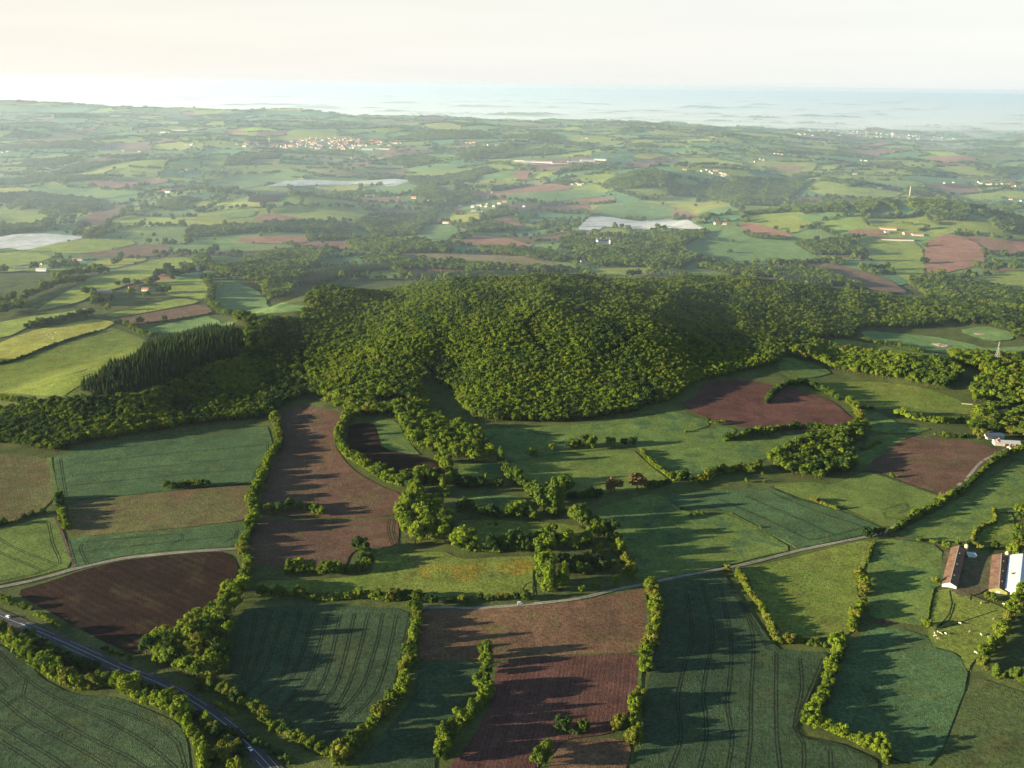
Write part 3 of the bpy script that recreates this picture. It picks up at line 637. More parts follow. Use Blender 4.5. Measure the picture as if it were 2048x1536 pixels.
def track(name, view, pts, width, label, mat=None, grass_mid=False, lift=0.45, cat='track'):
    C = catmull(ground(px(view, pts))[:, :2], 10.0); ROADLINES.append((C, width / 2 + 1.0))
    o = strip(name, C, (0,), width, lift, mat or mat_gravel, None, 0.10)
    prop(o, label, cat, kind='structure')
    if grass_mid: strip('grass_strip', C, (0,), 0.6, lift + 0.05, mat_grassverge, o, 0.3)
    return o
RC = catmull(ground(px('P', '-140 1178 -60 1208 0 1232 44 1250 85 1267 154 1297 239 1336 308 1363 369 1394 427 1432 479 1473 533 1527 590 1600 640 1680'))[:, :2], 6.0)
ROADLINES.append((RC, 7.5))
verge = strip('road_verge_strip', RC, (0,), 13.6, 0.36, mat_verge, None, 0.05); prop(verge, 'reddish earth verge along both sides of the main road', 'verge', kind='structure')
road = strip('main_road', RC, (0,), 9.6, 0.42, mat_asphalt); prop(road, 'dark asphalt main road with white centre line', 'road', kind='structure')
strip('centre_line', RC[4:], (0.05,), 0.26, 0.44, mat_paint, road)
for sd in (-3.75, 3.75):                                   # broken edge lines
    for i in range(0, len(RC) - 7, 9):
        strip('edge_line_dash', RC[i:i + 7], (sd,), 0.18, 0.44, mat_paint, road)
track('gravel_track', 'P', '-120 1203 -60 1190 0 1175 60 1163 120 1147 147 1139 239 1119 342 1107 440 1100 480 1097', 4.6, 'pale gravel track curving above the very dark ploughed field', grass_mid=True)
track('gravel_lane', 'P', '838 1216 900 1215 940 1217 1009 1213 1060 1209 1156 1198 1231 1180 1293 1168 1350 1155 1440 1139 1520 1122 1600 1101 1724 1076 1746 1072 1775 1066', 3.7, 'long pale gravel lane running past the seedling field', grass_mid=True)
track('farm_lane', 'P', '1775 1066 1800 1040 1850 1010 1884 992 1930 960 1962 925 2000 905 2030 890', 3.4, 'narrow lane between hedges up to the small farm')
track('farm_drive', 'P', '1775 1067 1800 1077 1850 1082 1885 1092 1930 1105 1980 1113 2060 1125', 3.4, 'earth drive from the gravel lane to the long barns', MATS['yard'])
track('field_path', 'D', '320 800 360 890 400 1000 445 1110', 2.6, 'earth path between two green wheat fields', mat_verge)
track('country_road', 'H', '440 380 560 330 700 290 830 240 920 215 1000 185 1050 165', 4.5, 'pale country road beside the round trees above the meadow')
track('farm_track', 'H', '720 430 800 390 890 355 900 330 880 340', 3.0, 'pale farm track to the farmhouse in the meadow')
track('verge_path', 'B', '1865 265 1885 330 1890 420 1870 560 1845 700 1830 840 1790 900', 2.8, 'grassy path beside the tall hedge right of the wine-red field', mat_grassverge)
track('field_margin', 'D', '285 455 305 560 330 690', 5.0, 'bright grass margin between brown field and wheat field', mat_grassverge)
track('field_margin', 'G', '1175 650 1330 708 1625 812', 2.2, 'dark earth margin under the brown field by the farm', mat_verge)
def road_clear(x, y, extra=0.0):
    ok = np.ones(len(x), bool)
    for C, w in ROADLINES:
        lo, hi = C.min(0) - 30, C.max(0) + 30
        k = np.where((x > lo[0]) & (x < hi[0]) & (y > lo[1]) & (y < hi[1]))[0]
        if len(k):
            d = np.min(np.hypot(x[k][:, None] - C[None, :, 0], y[k][:, None] - C[None, :, 1]), axis=1); ok[k[d < w + extra]] = False
    return ok

# ------------------------------------------------------------------ trees: meshes
def ico():
    bm = bmesh.new(); bmesh.ops.create_icosphere(bm, subdivisions=1, radius=1.0)
    V = np.array([v.co[:] for v in bm.verts]); Fc = [tuple(v.index for v in f.verts) for f in bm.faces]; bm.free(); return V, Fc
ICO_V, ICO_F = ico()
def unit(rng, n):
    d = rng.normal(size=(n, 3)); return d / np.linalg.norm(d, axis=1)[:, None]
def cards(rng, P, Nn, size):
    """irregular four-cornered leaf sprays at P facing about Nn"""
    n = len(P); N2 = Nn + rng.normal(size=(n, 3)) * 0.55; N2 /= np.linalg.norm(N2, axis=1)[:, None]
    T = np.cross(N2, unit(rng, n)); T /= np.linalg.norm(T, axis=1)[:, None] + 1e-9; B = np.cross(N2, T)
    s = (size * rng.uniform(0.6, 1.25, n))[:, None]; j = lambda: rng.uniform(0.55, 1.2, n)[:, None]
    Q = np.stack([P - T * s * j(), P - B * s * j() - N2 * s * 0.25, P + T * s * j(), P + B * s * j() + N2 * s * 0.2], 1)
    return Q.reshape(-1, 3), [(4 * i, 4 * i + 1, 4 * i + 2, 4 * i + 3) for i in range(n)]
def blobs(rng, L, ncard, size, core=0.9):
    """crown from lobes L (centre, radii): a rough core in each lobe and leaf sprays over its open side"""
    V, Fs, n = [], [], 0
    for c, r in L:
        v = c + ICO_V * r * core * rng.uniform(0.86, 1.08, (len(ICO_V), 1)); V.append(v); Fs += [tuple(n + i for i in f) for f in ICO_F]; n += len(v)
        d = unit(rng, ncard); d = d[d[:, 2] > -0.75]; p = c + d * r * rng.uniform(0.92, 1.10, (len(d), 1))
        keep = np.ones(len(p), bool)
        for c2, r2 in L:
            if c2 is c: continue
            keep &= (((p - c2) / r2) ** 2).sum(1) > 0.72
        p, d = p[keep], d[keep]
        if len(p):
            q, f = cards(rng, p, d, size * np.ones(len(p))); V.append(q); Fs += [tuple(n + i for i in k) for k in f]; n += len(q)
    return np.concatenate(V), Fs
def crown(seed, style):
    rng = np.random.RandomState(seed); L = []
    if style == 'round':
        L.append((np.array([0, 0, .56]), np.array([.30, .30, .30])))
        for i in range(13):
            a = 2.4 * i + rng.uniform(-.4, .4); h = rng.uniform(.28, .86); w = 0.34 * math.sqrt(max(.1, 1 - ((h - .5) / .5) ** 2)) * rng.uniform(.75, 1.15)
            r = rng.uniform(.12, .20); L.append((np.array([w * math.cos(a), w * math.sin(a), h]), np.array([r, r, r * rng.uniform(.75, .95)])))
    elif style == 'tall':
        for i in range(11):
            h = .2 + .68 * i / 10; a = 2.2 * i; w = .14 * (1.2 - h) * rng.uniform(.6, 1.3)
            r = (.20 * math.sqrt(max(.12, 1 - ((h - .45) / .58) ** 2))) * rng.uniform(.85, 1.1); L.append((np.array([w * math.cos(a), w * math.sin(a), h]), np.array([r, r, r * 1.1])))
    elif style == 'open':
        for i in range(12):
            a = 2.4 * i; h = rng.uniform(.35, .88); w = .38 * math.sqrt(max(.1, 1 - ((h - .55) / .5) ** 2)) * rng.uniform(.6, 1.1)
            r = rng.uniform(.10, .16); L.append((np.array([w * math.cos(a), w * math.sin(a), h]), np.array([r, r, r * .8])))
        L.append((np.array([0, 0, .55]), np.array([.2, .2, .24])))
    elif style == 'shrub':
        for i in range(9):
            a = 2.4 * i; w = rng.uniform(.1, .36); h = rng.uniform(.25, .68)
            r = rng.uniform(.16, .26); L.append((np.array([w * math.cos(a), w * math.sin(a), h]), np.array([r, r, r])))
        L.append((np.array([0, 0, .3]), np.array([.36, .36, .32])))
    elif style == 'wood':
        L.append((np.array([0, 0, .62]), np.array([.36, .36, .34])))
        for i in range(8):
            a = 2.4 * i + rng.uniform(-.3, .3); h = rng.uniform(.48, .88); w = .30 * rng.uniform(.6, 1.1)
            r = rng.uniform(.14, .21); L.append((np.array([w * math.cos(a), w * math.sin(a), h]), np.array([r, r, r * .9])))
    nc = {'round': 62, 'tall': 70, 'open': 50, 'shrub': 46, 'wood': 46}[style]
    return blobs(rng, L, nc, 0.062 if style != 'wood' else 0.07)
def trunk_mesh(seed, style):
    rng = random.Random(seed); b = MB(); top = {'round': .5, 'tall': .7, 'open': .6, 'shrub': .3, 'wood': .55, 'conifer': .9}[style]
    r = .030 if style != 'shrub' else .02
    b.tube((0, 0, -.02), (0.01, 0, .15), r * 1.25, r, 7); b.tube((0.01, 0, .145), (0, .01, top), r, r * .35, 7)
    if style != 'conifer':
        for i in range(4):
            a = i * 1.6 + rng.random(); b.tube((0, 0, .16 + .05 * i), (.2 * math.cos(a), .2 * math.sin(a), .42 + .06 * i), r * .5, r * .2, 5)
    return b
def conifer(seed):
    rng = np.random.RandomState(seed); V, Fs = [], []; n = 0
    for t in range(11):
        z = .10 + .80 * t / 10; R0 = .19 * (1 - t / 11.5) * rng.uniform(.85, 1.12); k = 9
        ctr = len(V); V.append((0, 0, z + .13 * (1.05 - t / 13)))
        a0 = rng.uniform(0, 6)
        for i in range(2 * k):
            rr = R0 * (1.0 if i % 2 == 0 else .55) * rng.uniform(.75, 1.2); a = a0 + math.pi * i / k
            V.append((rr * math.cos(a), rr * math.sin(a), z - (.035 if i % 2 == 0 else .0) + rng.uniform(-.012, .012)))
        for i in range(2 * k): Fs.append((ctr, ctr + 1 + i, ctr + 1 + (i + 1) % (2 * k)))
    n = len(V); V += [(0, 0, 1.0), (.012, 0, .9), (-.006, .01, .9), (-.006, -.01, .9)]; Fs += [(n, n + 1, n + 2), (n, n + 2, n + 3), (n, n + 3, n + 1)]
    return np.array(V), Fs
STYLES = {'round': 5, 'tall': 3, 'open': 3, 'shrub': 4, 'wood': 5}
CROWN, TRUNK, WHOLE = {}, {}, {}
for st, cnt in STYLES.items():
    for k in range(cnt):
        V, Fs = crown(100 + 17 * k + len(st) * 1000, st); tb = trunk_mesh(k, st)
        TRUNK[st, k] = mesh('trunk', tb.V, tb.F, [BARK], True)
        for c in range(len(LEAF)):
            CROWN[st, k, c] = mesh('crown', V, Fs, [LEAF[c]])
            n = len(V)
            WHOLE[st, k, c] = mesh('whole_tree', np.vstack([V, np.array(tb.V)]), Fs + [tuple(n + i for i in f) for f in tb.F], [LEAF[c], BARK], False, [0] * len(Fs) + [1] * len(tb.F))
for k in range(4):
    V, Fs = conifer(300 + k); tb = trunk_mesh(k, 'conifer')
    CROWN['conifer', k, 0] = mesh('crown', V, Fs, [NEEDLE]); TRUNK['conifer', k] = mesh('trunk', tb.V, tb.F, [BARK], True)
    WHOLE['conifer', k, 0] = CROWN['conifer', k, 0]
def clump_mesh(seed, c):                                    # a stretch of far hedgerow, one unit long
    rng = np.random.RandomState(seed); L = []
    for i in range(7):
        r = rng.uniform(.12, .22); L.append((np.array([-.42 + .14 * i, rng.uniform(-.06, .06), rng.uniform(.25, .5)]), np.array([r * .8, r, r * 1.6])))
    V, Fs = blobs(rng, L, 16, .06); return mesh('hedgerow_stretch', V, Fs, [LEAF[c]])

# scattered masses: points with scale, rotation and variant; geometry nodes place the shared meshes
SRC = {}
def source(key, meshes):
    c = bpy.data.collections.new('source_' + key)
    for i, me in enumerate(meshes): c.objects.link(bpy.data.objects.new(f'{key}_{i:02d}_plant', me))
    SRC[key] = (c, len(meshes)); return c
TINTS = {'fresh': 0, 'mid': 1, 'dark': 2, 'olive': 3}
source('wood', [WHOLE['wood', k, c] for c in range(4) for k in range(5)])          # variant = tint * 5 + shape
source('spread', [WHOLE['round', k, c] for c in range(4) for k in range(5)])
source('conifer', [WHOLE['conifer', k, 0] for k in range(4)])
source('stretch', [clump_mesh(40 + i, (0, 1, 2, 1)[i]) for i in range(4)])
def mass(name, label, cat, key, P, S, RZ, IX):
    P, S = np.asarray(P, float), np.asarray(S, float)
    me = bpy.data.meshes.new(name); me.vertices.add(len(P)); me.vertices.foreach_set('co', P.ravel())
    a = me.attributes.new('plant_scale', 'FLOAT_VECTOR', 'POINT'); a.data.foreach_set('vector', S.ravel())
    r = np.zeros((len(P), 3)); r[:, 2] = RZ
    a = me.attributes.new('plant_turn', 'FLOAT_VECTOR', 'POINT'); a.data.foreach_set('vector', r.ravel())
    a = me.attributes.new('plant_variant', 'INT', 'POINT'); a.data.foreach_set('value', np.asarray(IX, np.int32))
    o = prop(link(name, me), label, cat, kind='stuff')
    ng = bpy.data.node_groups.new(name, 'GeometryNodeTree')
    ng.interface.new_socket('Geometry', in_out='INPUT', socket_type='NodeSocketGeometry'); ng.interface.new_socket('Geometry', in_out='OUTPUT', socket_type='NodeSocketGeometry')
    N, Lk = ng.nodes, ng.links
    gi, go = N.new('NodeGroupInput'), N.new('NodeGroupOutput'); ip = N.new('GeometryNodeInstanceOnPoints')
    ci = N.new('GeometryNodeCollectionInfo'); ci.inputs['Collection'].default_value = SRC[key][0]; ci.inputs['Separate Children'].default_value = True; ci.inputs['Reset Children'].default_value = True
    def at(nm, typ):
        n = N.new('GeometryNodeInputNamedAttribute'); n.data_type = typ; n.inputs['Name'].default_value = nm; return n.outputs['Attribute']
    er = N.new('FunctionNodeEulerToRotation')
    Lk.new(gi.outputs[0], ip.inputs['Points']); Lk.new(ci.outputs[0], ip.inputs['Instance']); ip.inputs['Pick Instance'].default_value = True
    Lk.new(at('plant_variant', 'INT'), ip.inputs['Instance Index']); Lk.new(at('plant_scale', 'FLOAT_VECTOR'), ip.inputs['Scale'])
    Lk.new(at('plant_turn', 'FLOAT_VECTOR'), er.inputs[0]); Lk.new(er.outputs[0], ip.inputs['Rotation']); Lk.new(ip.outputs[0], go.inputs[0])
    md = o.modifiers.new('scatter', 'NODES'); md.node_group = ng
    return o
def single(name, st, tint, loc, hgt, wid, label, cat, group=None, rng=random):
    """one tree or shrub as a thing: trunk and crown"""
    k = rng.randrange(STYLES.get(st, 4)); c = 0 if st == 'conifer' else tint
    e = empty(name, loc, rng.uniform(0, 6.28), (wid, wid * rng.uniform(.9, 1.1), hgt)); prop(e, label, cat, group)
    link('trunk', TRUNK[st, k], e); link('crown', CROWN[st, k, c], e)
    return e
# ------------------------------------------------------------------ buildings
M_ROOF_BROWN = mat_plain('roof_brown_sheet', (0.130, 0.075, 0.052), 0.9, 0.4, 0.22); M_ROOF_ORANGE = mat_plain('roof_tile_orange', (0.40, 0.150, 0.080), 0.9, 0.2, 0.7)
M_ROOF_SLATE = mat_plain('roof_slate', (0.085, 0.090, 0.105), 0.7, 0.15, 0.7); M_ROOF_GREY = mat_plain('roof_grey_sheet', (0.30, 0.30, 0.31), 0.7, 0.15, 0.4); M_ROOF_WHITE = mat_plain('roof_white_sheet', (0.38, 0.41, 0.45), 0.6, 0.06, 0.3)
M_WALL = mat_plain('wall_render_cream', (0.52, 0.46, 0.37), 0.9, 0.1, 0.4); M_WALL_W = mat_plain('wall_render_white', (0.58, 0.56, 0.52), 0.9, 0.06, 0.4); M_STONE = mat_plain('wall_stone', (0.36, 0.31, 0.25), 0.95, 0.25, 0.9)
M_GLASS = mat_plain('window_glass', (0.03, 0.035, 0.045), 0.15, 0.1, 1.0, 0.0, 0.5); M_DOOR = mat_plain('door_wood', (0.10, 0.07, 0.05), 0.8, 0.2, 2.0); M_LIME = mat_plain('gable_lime_green', (0.17, 0.19, 0.06), 0.8, 0.1, 0.5)
M_CREAM = mat_plain('silo_cream', (0.60, 0.46, 0.24), 0.5, 0.08, 0.5, 0.0, 0.4); M_STEEL = mat_plain('galvanised_steel', (0.22, 0.22, 0.22), 0.7, 0.12, 2.0, 0.2); M_RIDGE = mat_plain('ridge_pale', (0.42, 0.32, 0.24), 0.8, 0.1, 1.0)
M_RUBBER = mat_plain('tyre_rubber', (0.02, 0.02, 0.02), 0.9, 0.1, 3.0); M_CARW = mat_plain('car_paint_white', (0.78, 0.79, 0.80), 0.25, 0.02, 1.0, 0.0, 0.5); M_TEAL = mat_plain('roof_teal_sheet', (0.30, 0.40, 0.38), 0.6, 0.1, 0.5)
BUILT = []; BM = {}
def gabled(L, Wd, hw, hr, ov=0.5, t=0.25):
    """wall mesh and roof mesh of a gabled building, ridge along X"""
    w = MB(); l, d = L / 2, Wd / 2
    w.poly([(-l, -d, -1.2), (l, -d, -1.2), (l, d, -1.2), (-l, d, -1.2), (-l, -d, hw), (l, -d, hw), (l, d, hw), (-l, d, hw), (-l, 0, hr - .05), (l, 0, hr - .05)],
           (0, 1, 5, 4), (2, 3, 7, 6), (1, 2, 6, 9, 5), (3, 0, 4, 8, 7), (0, 3, 2, 1))
    r = MB(); k = (hr - hw) / d; e = ov
    for s in (-1, 1):
        y1, z1 = s * (d + e), hw - k * e
        P = [(-l - e, 0, hr), (l + e, 0, hr), (l + e, y1, z1), (-l - e, y1, z1), (-l - e, 0, hr + t), (l + e, 0, hr + t), (l + e, y1, z1 + t), (-l - e, y1, z1 + t)]
        r.poly(P, (0, 1, 2, 3), (7, 6, 5, 4), (3, 2, 6, 7), (0, 3, 7, 4), (2, 1, 5, 6))
    return w, r
def gm(key, fn):
    if key not in BM: BM[key] = fn()
    return BM[key]
def building(name, p, rz, L, Wd, hw, hr, wall, roof, label, group=None, detail=1, cat='house', sink=0.0):
    g = p if len(p) == 3 else ground([p])[0]
    g = (g[0], g[1], float(H(g[0], g[1])) - sink); BUILT.append((g[0], g[1], max(L, Wd) * .62 + 3))
    k = (round(L, 1), round(Wd, 1), hw, hr)
    def mk():
        w, r = gabled(L, Wd, hw, hr); return w, r
    w, r = gm(('g',) + k, mk)
    e = empty(name, g, rz); prop(e, label, cat, group)
    link('wall', gm(('w', wall.name) + k, lambda: mesh('wall', w.V, w.F, [wall])), e); rf = link('roof', gm(('r', roof.name) + k, lambda: mesh('roof', r.V, r.F, [roof])), e)
    if detail:
        n = max(2, int(L / 4))
        for s in (-1, 1):
            for i in range(n):
                x = -L / 2 + L * (i + .5) / n
                if s == -1 and i == n // 2: link('door', gm(('d', round(Wd, 1)), lambda: (lambda b: mesh('door', b.V, b.F, [M_DOOR]))(MB().box(-.5, .5, -Wd / 2 - .04, -Wd / 2 + .05, 0, 2.1))), e).location = (x, 0, 0)
                else: link('window', gm(('v', round(Wd, 1), s), lambda: (lambda b: mesh('window', b.V, b.F, [M_GLASS]))(MB().box(-.5, .5, s * Wd / 2 - .04, s * Wd / 2 + .04, .95, 2.15))), e).location = (x, 0, 0)
        if hr - hw > 1.2 and cat == 'house':
            link('chimney', gm(('c', hr), lambda: (lambda b: mesh('chimney', b.V, b.F, [M_STONE]))(MB().box(-.4, .4, -.4, .4, hr - .6, hr + 1.1))), rf).location = (L * .3, 0, 0)
    return e
def along(view, s):
    a, b = ground(px(view, s)); return (a + b) / 2, math.atan2(b[1] - a[1], b[0] - a[0]), float(np.hypot(*(b - a)[:2]))
# the farm with the long barns
def long_barn(s, Wd, label, gable):
    m, rz, L = along('P', s); e = building('long_barn', m, rz, L, Wd, 2.7, 5.6, M_STONE, M_ROOF_BROWN, label, None, 0, 'barn', 0.1)
    MB().box(-L / 2 - .6, L / 2 + .6, -.35, .35, 5.82, 5.98).build('ridge_cap', M_RIDGE, e)
    for sd in (-1, 1):
        for i in range(int(L / 5)):
            x = -L / 2 + 2.5 + 5 * i; MB().box(x - 1.6, x + 1.6, sd * Wd / 2 - .05, sd * Wd / 2 + .05, 1.2, 2.1).build('window', M_GLASS, e)
    d = Wd / 2 - .2; x = -L / 2 - .06
    MB().poly([(x, -d, 0), (x, d, 0), (x, d, 2.7), (x, 0, 5.3), (x, -d, 2.7), (x - .1, -d, 0), (x - .1, d, 0), (x - .1, d, 2.7), (x - .1, 0, 5.3), (x - .1, -d, 2.7)], (5, 9, 8, 7, 6), (0, 1, 2, 3, 4), (0, 4, 9, 5), (4, 3, 8, 9), (3, 2, 7, 8), (2, 1, 6, 7)).build('gable_panel', gable, e)
    MB().box(x - .2, x - .09, -1.6, 1.6, 0, 2.6).build('barn_door', M_ROOF_GREY, e)
    for i in range(3): MB().box(-L * .3 + i * L * .3 - .6, -L * .3 + i * L * .3 + .6, -2.6, -1.4, 5.0, 5.7).build('roof_vent', M_RIDGE, e)
    return e
long_barn('1898 1176 1916 1103', 12.0, 'long barn with brown roof and pale gable beside the green meadow', M_ROOF_WHITE)
long_barn('1996 1186 2001 1120', 14.5, 'long brown-roofed barn with lime green gable beside the white shed', M_LIME)
m_, r_, L_ = along('P', '2036 1192 2043 1124'); building('white_shed', m_, r_, L_, 21, 4.0, 7.5, M_WALL_W, M_ROOF_WHITE, 'large white-roofed shed cut by the right edge beside the barns', None, 0, 'shed')
m_, r_, L_ = along('P', '1934 1112 1950 1113'); building('small_shed', m_, r_, L_, 7, 2.4, 2.9, M_WALL_W, M_TEAL, 'small shed with flat teal roof beside the cream silo', None, 0, 'shed')
def silo(p, label):
    g = ground([p])[0]; e = empty('feed_silo', g); prop(e, label, 'silo', 'feed silos of the farm'); BUILT.append((g[0], g[1], 4))
    MB().lathe([(.5, 1.4), (1.7, 3.0), (1.7, 7.2)], 14).build('tank', M_CREAM, e, True); MB().lathe([(1.75, 7.15), (.35, 8.2), (.3, 8.35)], 14).build('lid', M_CREAM, e)
    for i in range(4):
        a = .785 + 1.571 * i; MB().tube((1.5 * math.cos(a), 1.5 * math.sin(a), -.3), (1.5 * math.cos(a), 1.5 * math.sin(a), 3.4), .1, .1, 6).build('leg', M_STEEL, e)
silo((1931, 1104), 'cream feed silo between the brown barn and the teal-roofed shed'); silo((2012, 1119), 'cream feed silo in front of the white shed')
building('grey_shed', (1986, 876), .1, 22, 12, 4.5, 6.0, M_STONE, M_ROOF_GREY, 'grey-roofed open shed above the small farm', None, 0, 'shed')
e = building('farm_barn', (2012, 890), -.12, 30, 11, 4.2, 6.2, M_STONE, M_ROOF_GREY, 'long grey-roofed barn with dark bays at the small farm', None, 0, 'barn')
for i in range(3): MB().box(-3 + i * 6, 1.2 + i * 6, -5.6, -5.4, 0, 3.4).build('bay_opening', M_GLASS, e)
building('farm_house', (1995, 888), .9, 11, 8, 3.4, 6.2, M_STONE, M_ROOF_ORANGE, 'orange-roofed house at the end of the grey barn')
building('farm_outhouse', (2022, 898), .4, 8, 6, 2.6, 4.2, M_STONE, M_ROOF_ORANGE, 'small orange-roofed outhouse below the grey barn')
building('farm_house', (2007, 826), .3, 12, 8, 3.0, 5.2, M_WALL_W, M_ROOF_ORANGE, 'white house with orange roof alone among trees at the right edge')
# farms left and beyond
building('farm_building', (155, 521), -.05, 27, 9, 3.6, 5.2, M_WALL_W, M_ROOF_ORANGE, 'long white farm building with red roof near the left edge')
for i, (q, rz, L, ro, lb) in enumerate(((( 40, 538), .4, 26, M_ROOF_GREY, 'grey farm shed at the left edge of the red-roofed farm'), ((92, 529), .6, 20, M_ROOF_ORANGE, 'brick red farm roof beside the country road'), ((84, 541), -.1, 24, M_ROOF_WHITE, 'low white farm shed below the brick red roof'))):
    building('farm_building', q, rz, L, 10, 3.2, 5.4, M_WALL_W, ro, lb, None, 0)
building('farm_building', (211, 585), .15, 24, 9, 2.8, 4.6, M_STONE, M_ROOF_GREY, 'grey shed below the tall poplar in the meadow', None, 0)
building('farm_house', (268, 577), .5, 20, 9, 3.4, 6.2, M_STONE, M_ROOF_ORANGE, 'stone farmhouse with orange roof among trees in the meadow')
building('farm_house', (291, 581), -.1, 13, 8, 3.0, 5.4, M_WALL_W, M_ROOF_ORANGE, 'white cottage right of the stone farmhouse in the meadow')
def turret_house(p):
    g = ground([p])[0]; e = empty('turret_house', g, .2); prop(e, 'white house with a tower standing in a dark tree row', 'house'); BUILT.append((g[0], g[1], 14))
    w, r = gabled(16, 8, 3.2, 5.5); w.build('wall', M_WALL_W, e); r.build('roof', M_ROOF_SLATE, e)
    MB().box(-3.2, 3.2, 1.0, 7.4, -1, 13).build('tower', M_WALL_W, e); MB().lathe([(4.8, 13.0), (.1, 15.2)], 4).build('tower_roof', M_ROOF_SLATE, e)
    for z in (4.5, 8.5): MB().box(-.7, .7, .9, 1.05, z, z + 1.8).build('window', M_GLASS, e)
turret_house((396, 547))
def manor(p):
    g = ground([p])[0]; e = empty('manor_house', g, .1); prop(e, 'white turreted manor house with slate roofs in the woods', 'house'); BUILT.append((g[0], g[1], 26))
    MB().box(-17, 17, -6, 6, -1, 11).build('wall', M_WALL_W, e)
    MB().poly([(-17.5, -6.5, 11), (17.5, -6.5, 11), (17.5, 6.5, 11), (-17.5, 6.5, 11), (-12, 0, 18), (12, 0, 18)], (0, 1, 5, 4), (1, 2, 5), (2, 3, 4, 5), (3, 0, 4), (0, 3, 2, 1)).build('roof', M_ROOF_SLATE, e)
    for x, y in ((-17, -6), (17, -6), (-17, 6), (17, 6)):
        t = MB().lathe([(3.2, -1), (3.2, 14)], 12, x, y).build('turret', M_WALL_W, e, True); MB().lathe([(3.7, 14), (.1, 21)], 12, x, y).build('turret_roof', M_ROOF_SLATE, t)
    for x in (-8, 8): MB().box(x - .8, x + .8, -1, 1, 15, 20.5).build('chimney', M_WALL, e)
    for i in range(7):
        for z in (2, 6.5): MB().box(-12.6 + 4.2 * i - .7, -12.6 + 4.2 * i + .7, -6.05, -5.9, z, z + 2.2).build('window', M_GLASS, e)
manor((1207, 490))
building('cottage', (1165, 524), .5, 14, 9, 4, 7, M_WALL_W, M_ROOF_ORANGE, 'white house with orange roof just behind the hill crest')
building('long_farmhouse', (898, 447), -.35, 42, 10, 4, 6.5, M_WALL, M_ROOF_ORANGE, 'long red-roofed farmhouse in the green field beyond the hill')
building('poultry_house', (1785, 480), -.06, 112, 12, 3, 5.2, M_WALL_W, M_ROOF_BROWN, 'very long low poultry house beside the large red field', None, 0)
for q, L, rz, lb in (((1776, 459), 44, -.2, 'long barn above the poultry house'), ((1815, 468), 26, .2, 'brown farm roof right behind the poultry house'), ((1835, 471), 30, -.1, 'farm building by trees at the poultry house end'), ((1773, 466), 12, .1, 'small shed between barn and poultry house')):
    building('farm_building', q, rz, L, 11, 3.4, 6, M_WALL, M_ROOF_ORANGE if L > 20 else M_ROOF_GREY, lb, None, 0)
building('farm_house', (1434, 448), .3, 16, 10, 3.6, 7, M_WALL, M_ROOF_ORANGE, 'left house of the two-house farm by the white sheeted field'); building('farm_house', (1449, 449), -.2, 12, 9, 3.2, 6, M_WALL, M_ROOF_ORANGE, 'right house of the two-house farm by the white sheeted field')
hb = random.Random(12)
def hamlet(view, pts, where, size=(12, 22), roofs=None, n_each=1):
    for i, q in enumerate(px(view, pts)):
        L = hb.choice((10, 12, 15, 18)) if size is None else round(hb.uniform(*size)); ro = hb.choice(roofs or (M_ROOF_ORANGE, M_ROOF_ORANGE, M_ROOF_ORANGE, M_ROOF_GREY))
        building('cottage', q, hb.choice((0, .3, -.3, 1.3, .6)), L, 9, hb.choice((3.5, 5.5)), 8 if hb.random() < .4 else 7, M_WALL if hb.random() < .5 else M_WALL_W, ro, f'pale house with {"grey" if ro is M_ROOF_GREY else "orange"} roof of {where}', f'houses of {where}', 0)
hamlet('L', '790 800 870 775 865 805 900 795 920 798 945 800 960 790 990 800 1020 785 1050 775 870 828 920 836 985 720 945 715', 'the hamlet beyond the long valley wood')
hamlet('L', '1165 803 440 748 520 752 610 765 240 708', 'the lone homesteads in the middle distance')
hamlet('L', '1440 672 1470 668 1490 675 1510 670 1660 565 1590 570', 'the farm cluster below the factory sheds')
hamlet('M', '190 548 290 555 315 552 335 560 360 555 385 568 405 575 400 583 425 582 350 568', 'the hillside hamlet below the far wooded hill')
hamlet('M', '1610 622 1660 620 1800 618 1810 625 1850 630 1865 628 1895 630 1925 628 1960 630 1990 645 2005 640 1975 712 2035 720', 'the row hamlet at the right edge')
hamlet('M', '685 460 700 462 720 465 600 490 620 495 580 505 1160 497 1180 500 1120 572', 'the scattered farms of the misty plain')
hamlet('K', '930 718 960 712 985 718 1000 705 1060 598 1090 590 1220 580 1120 440 1090 442 1140 435 720 475 815 480 20 485 45 480 150 465', 'the farms left below the village')
hamlet('L', '850 430 870 428 830 428 960 440 1005 445 160 520 180 515 1510 405 1530 402', 'the farms right of the village')
for i, (q, L, Wd) in enumerate((((1038, 323), 50, 20), ((1060, 325), 60, 24), ((1085, 326), 90, 26), ((1120, 328), 80, 24), ((1150, 326), 70, 26), ((1175, 323), 70, 26), ((1190, 328), 50, 22), ((1200, 321), 60, 24), ((735, 300), 60, 22), ((765, 299), 80, 24), ((360, 262), 110, 26), ((330, 266), 60, 24), ((395, 258), 70, 22))):
    w_ = 'white factory sheds in the middle' if i < 8 else 'white blocks below the village' if i < 10 else 'long sheds far left of the village'
    building('factory_shed', q, hb.uniform(-.15, .15), L, Wd, 7, 9, M_WALL_W, M_ROOF_WHITE if i % 3 else M_ROOF_BROWN, f'pale low shed among the {w_}', 'the ' + w_, 0, 'shed')
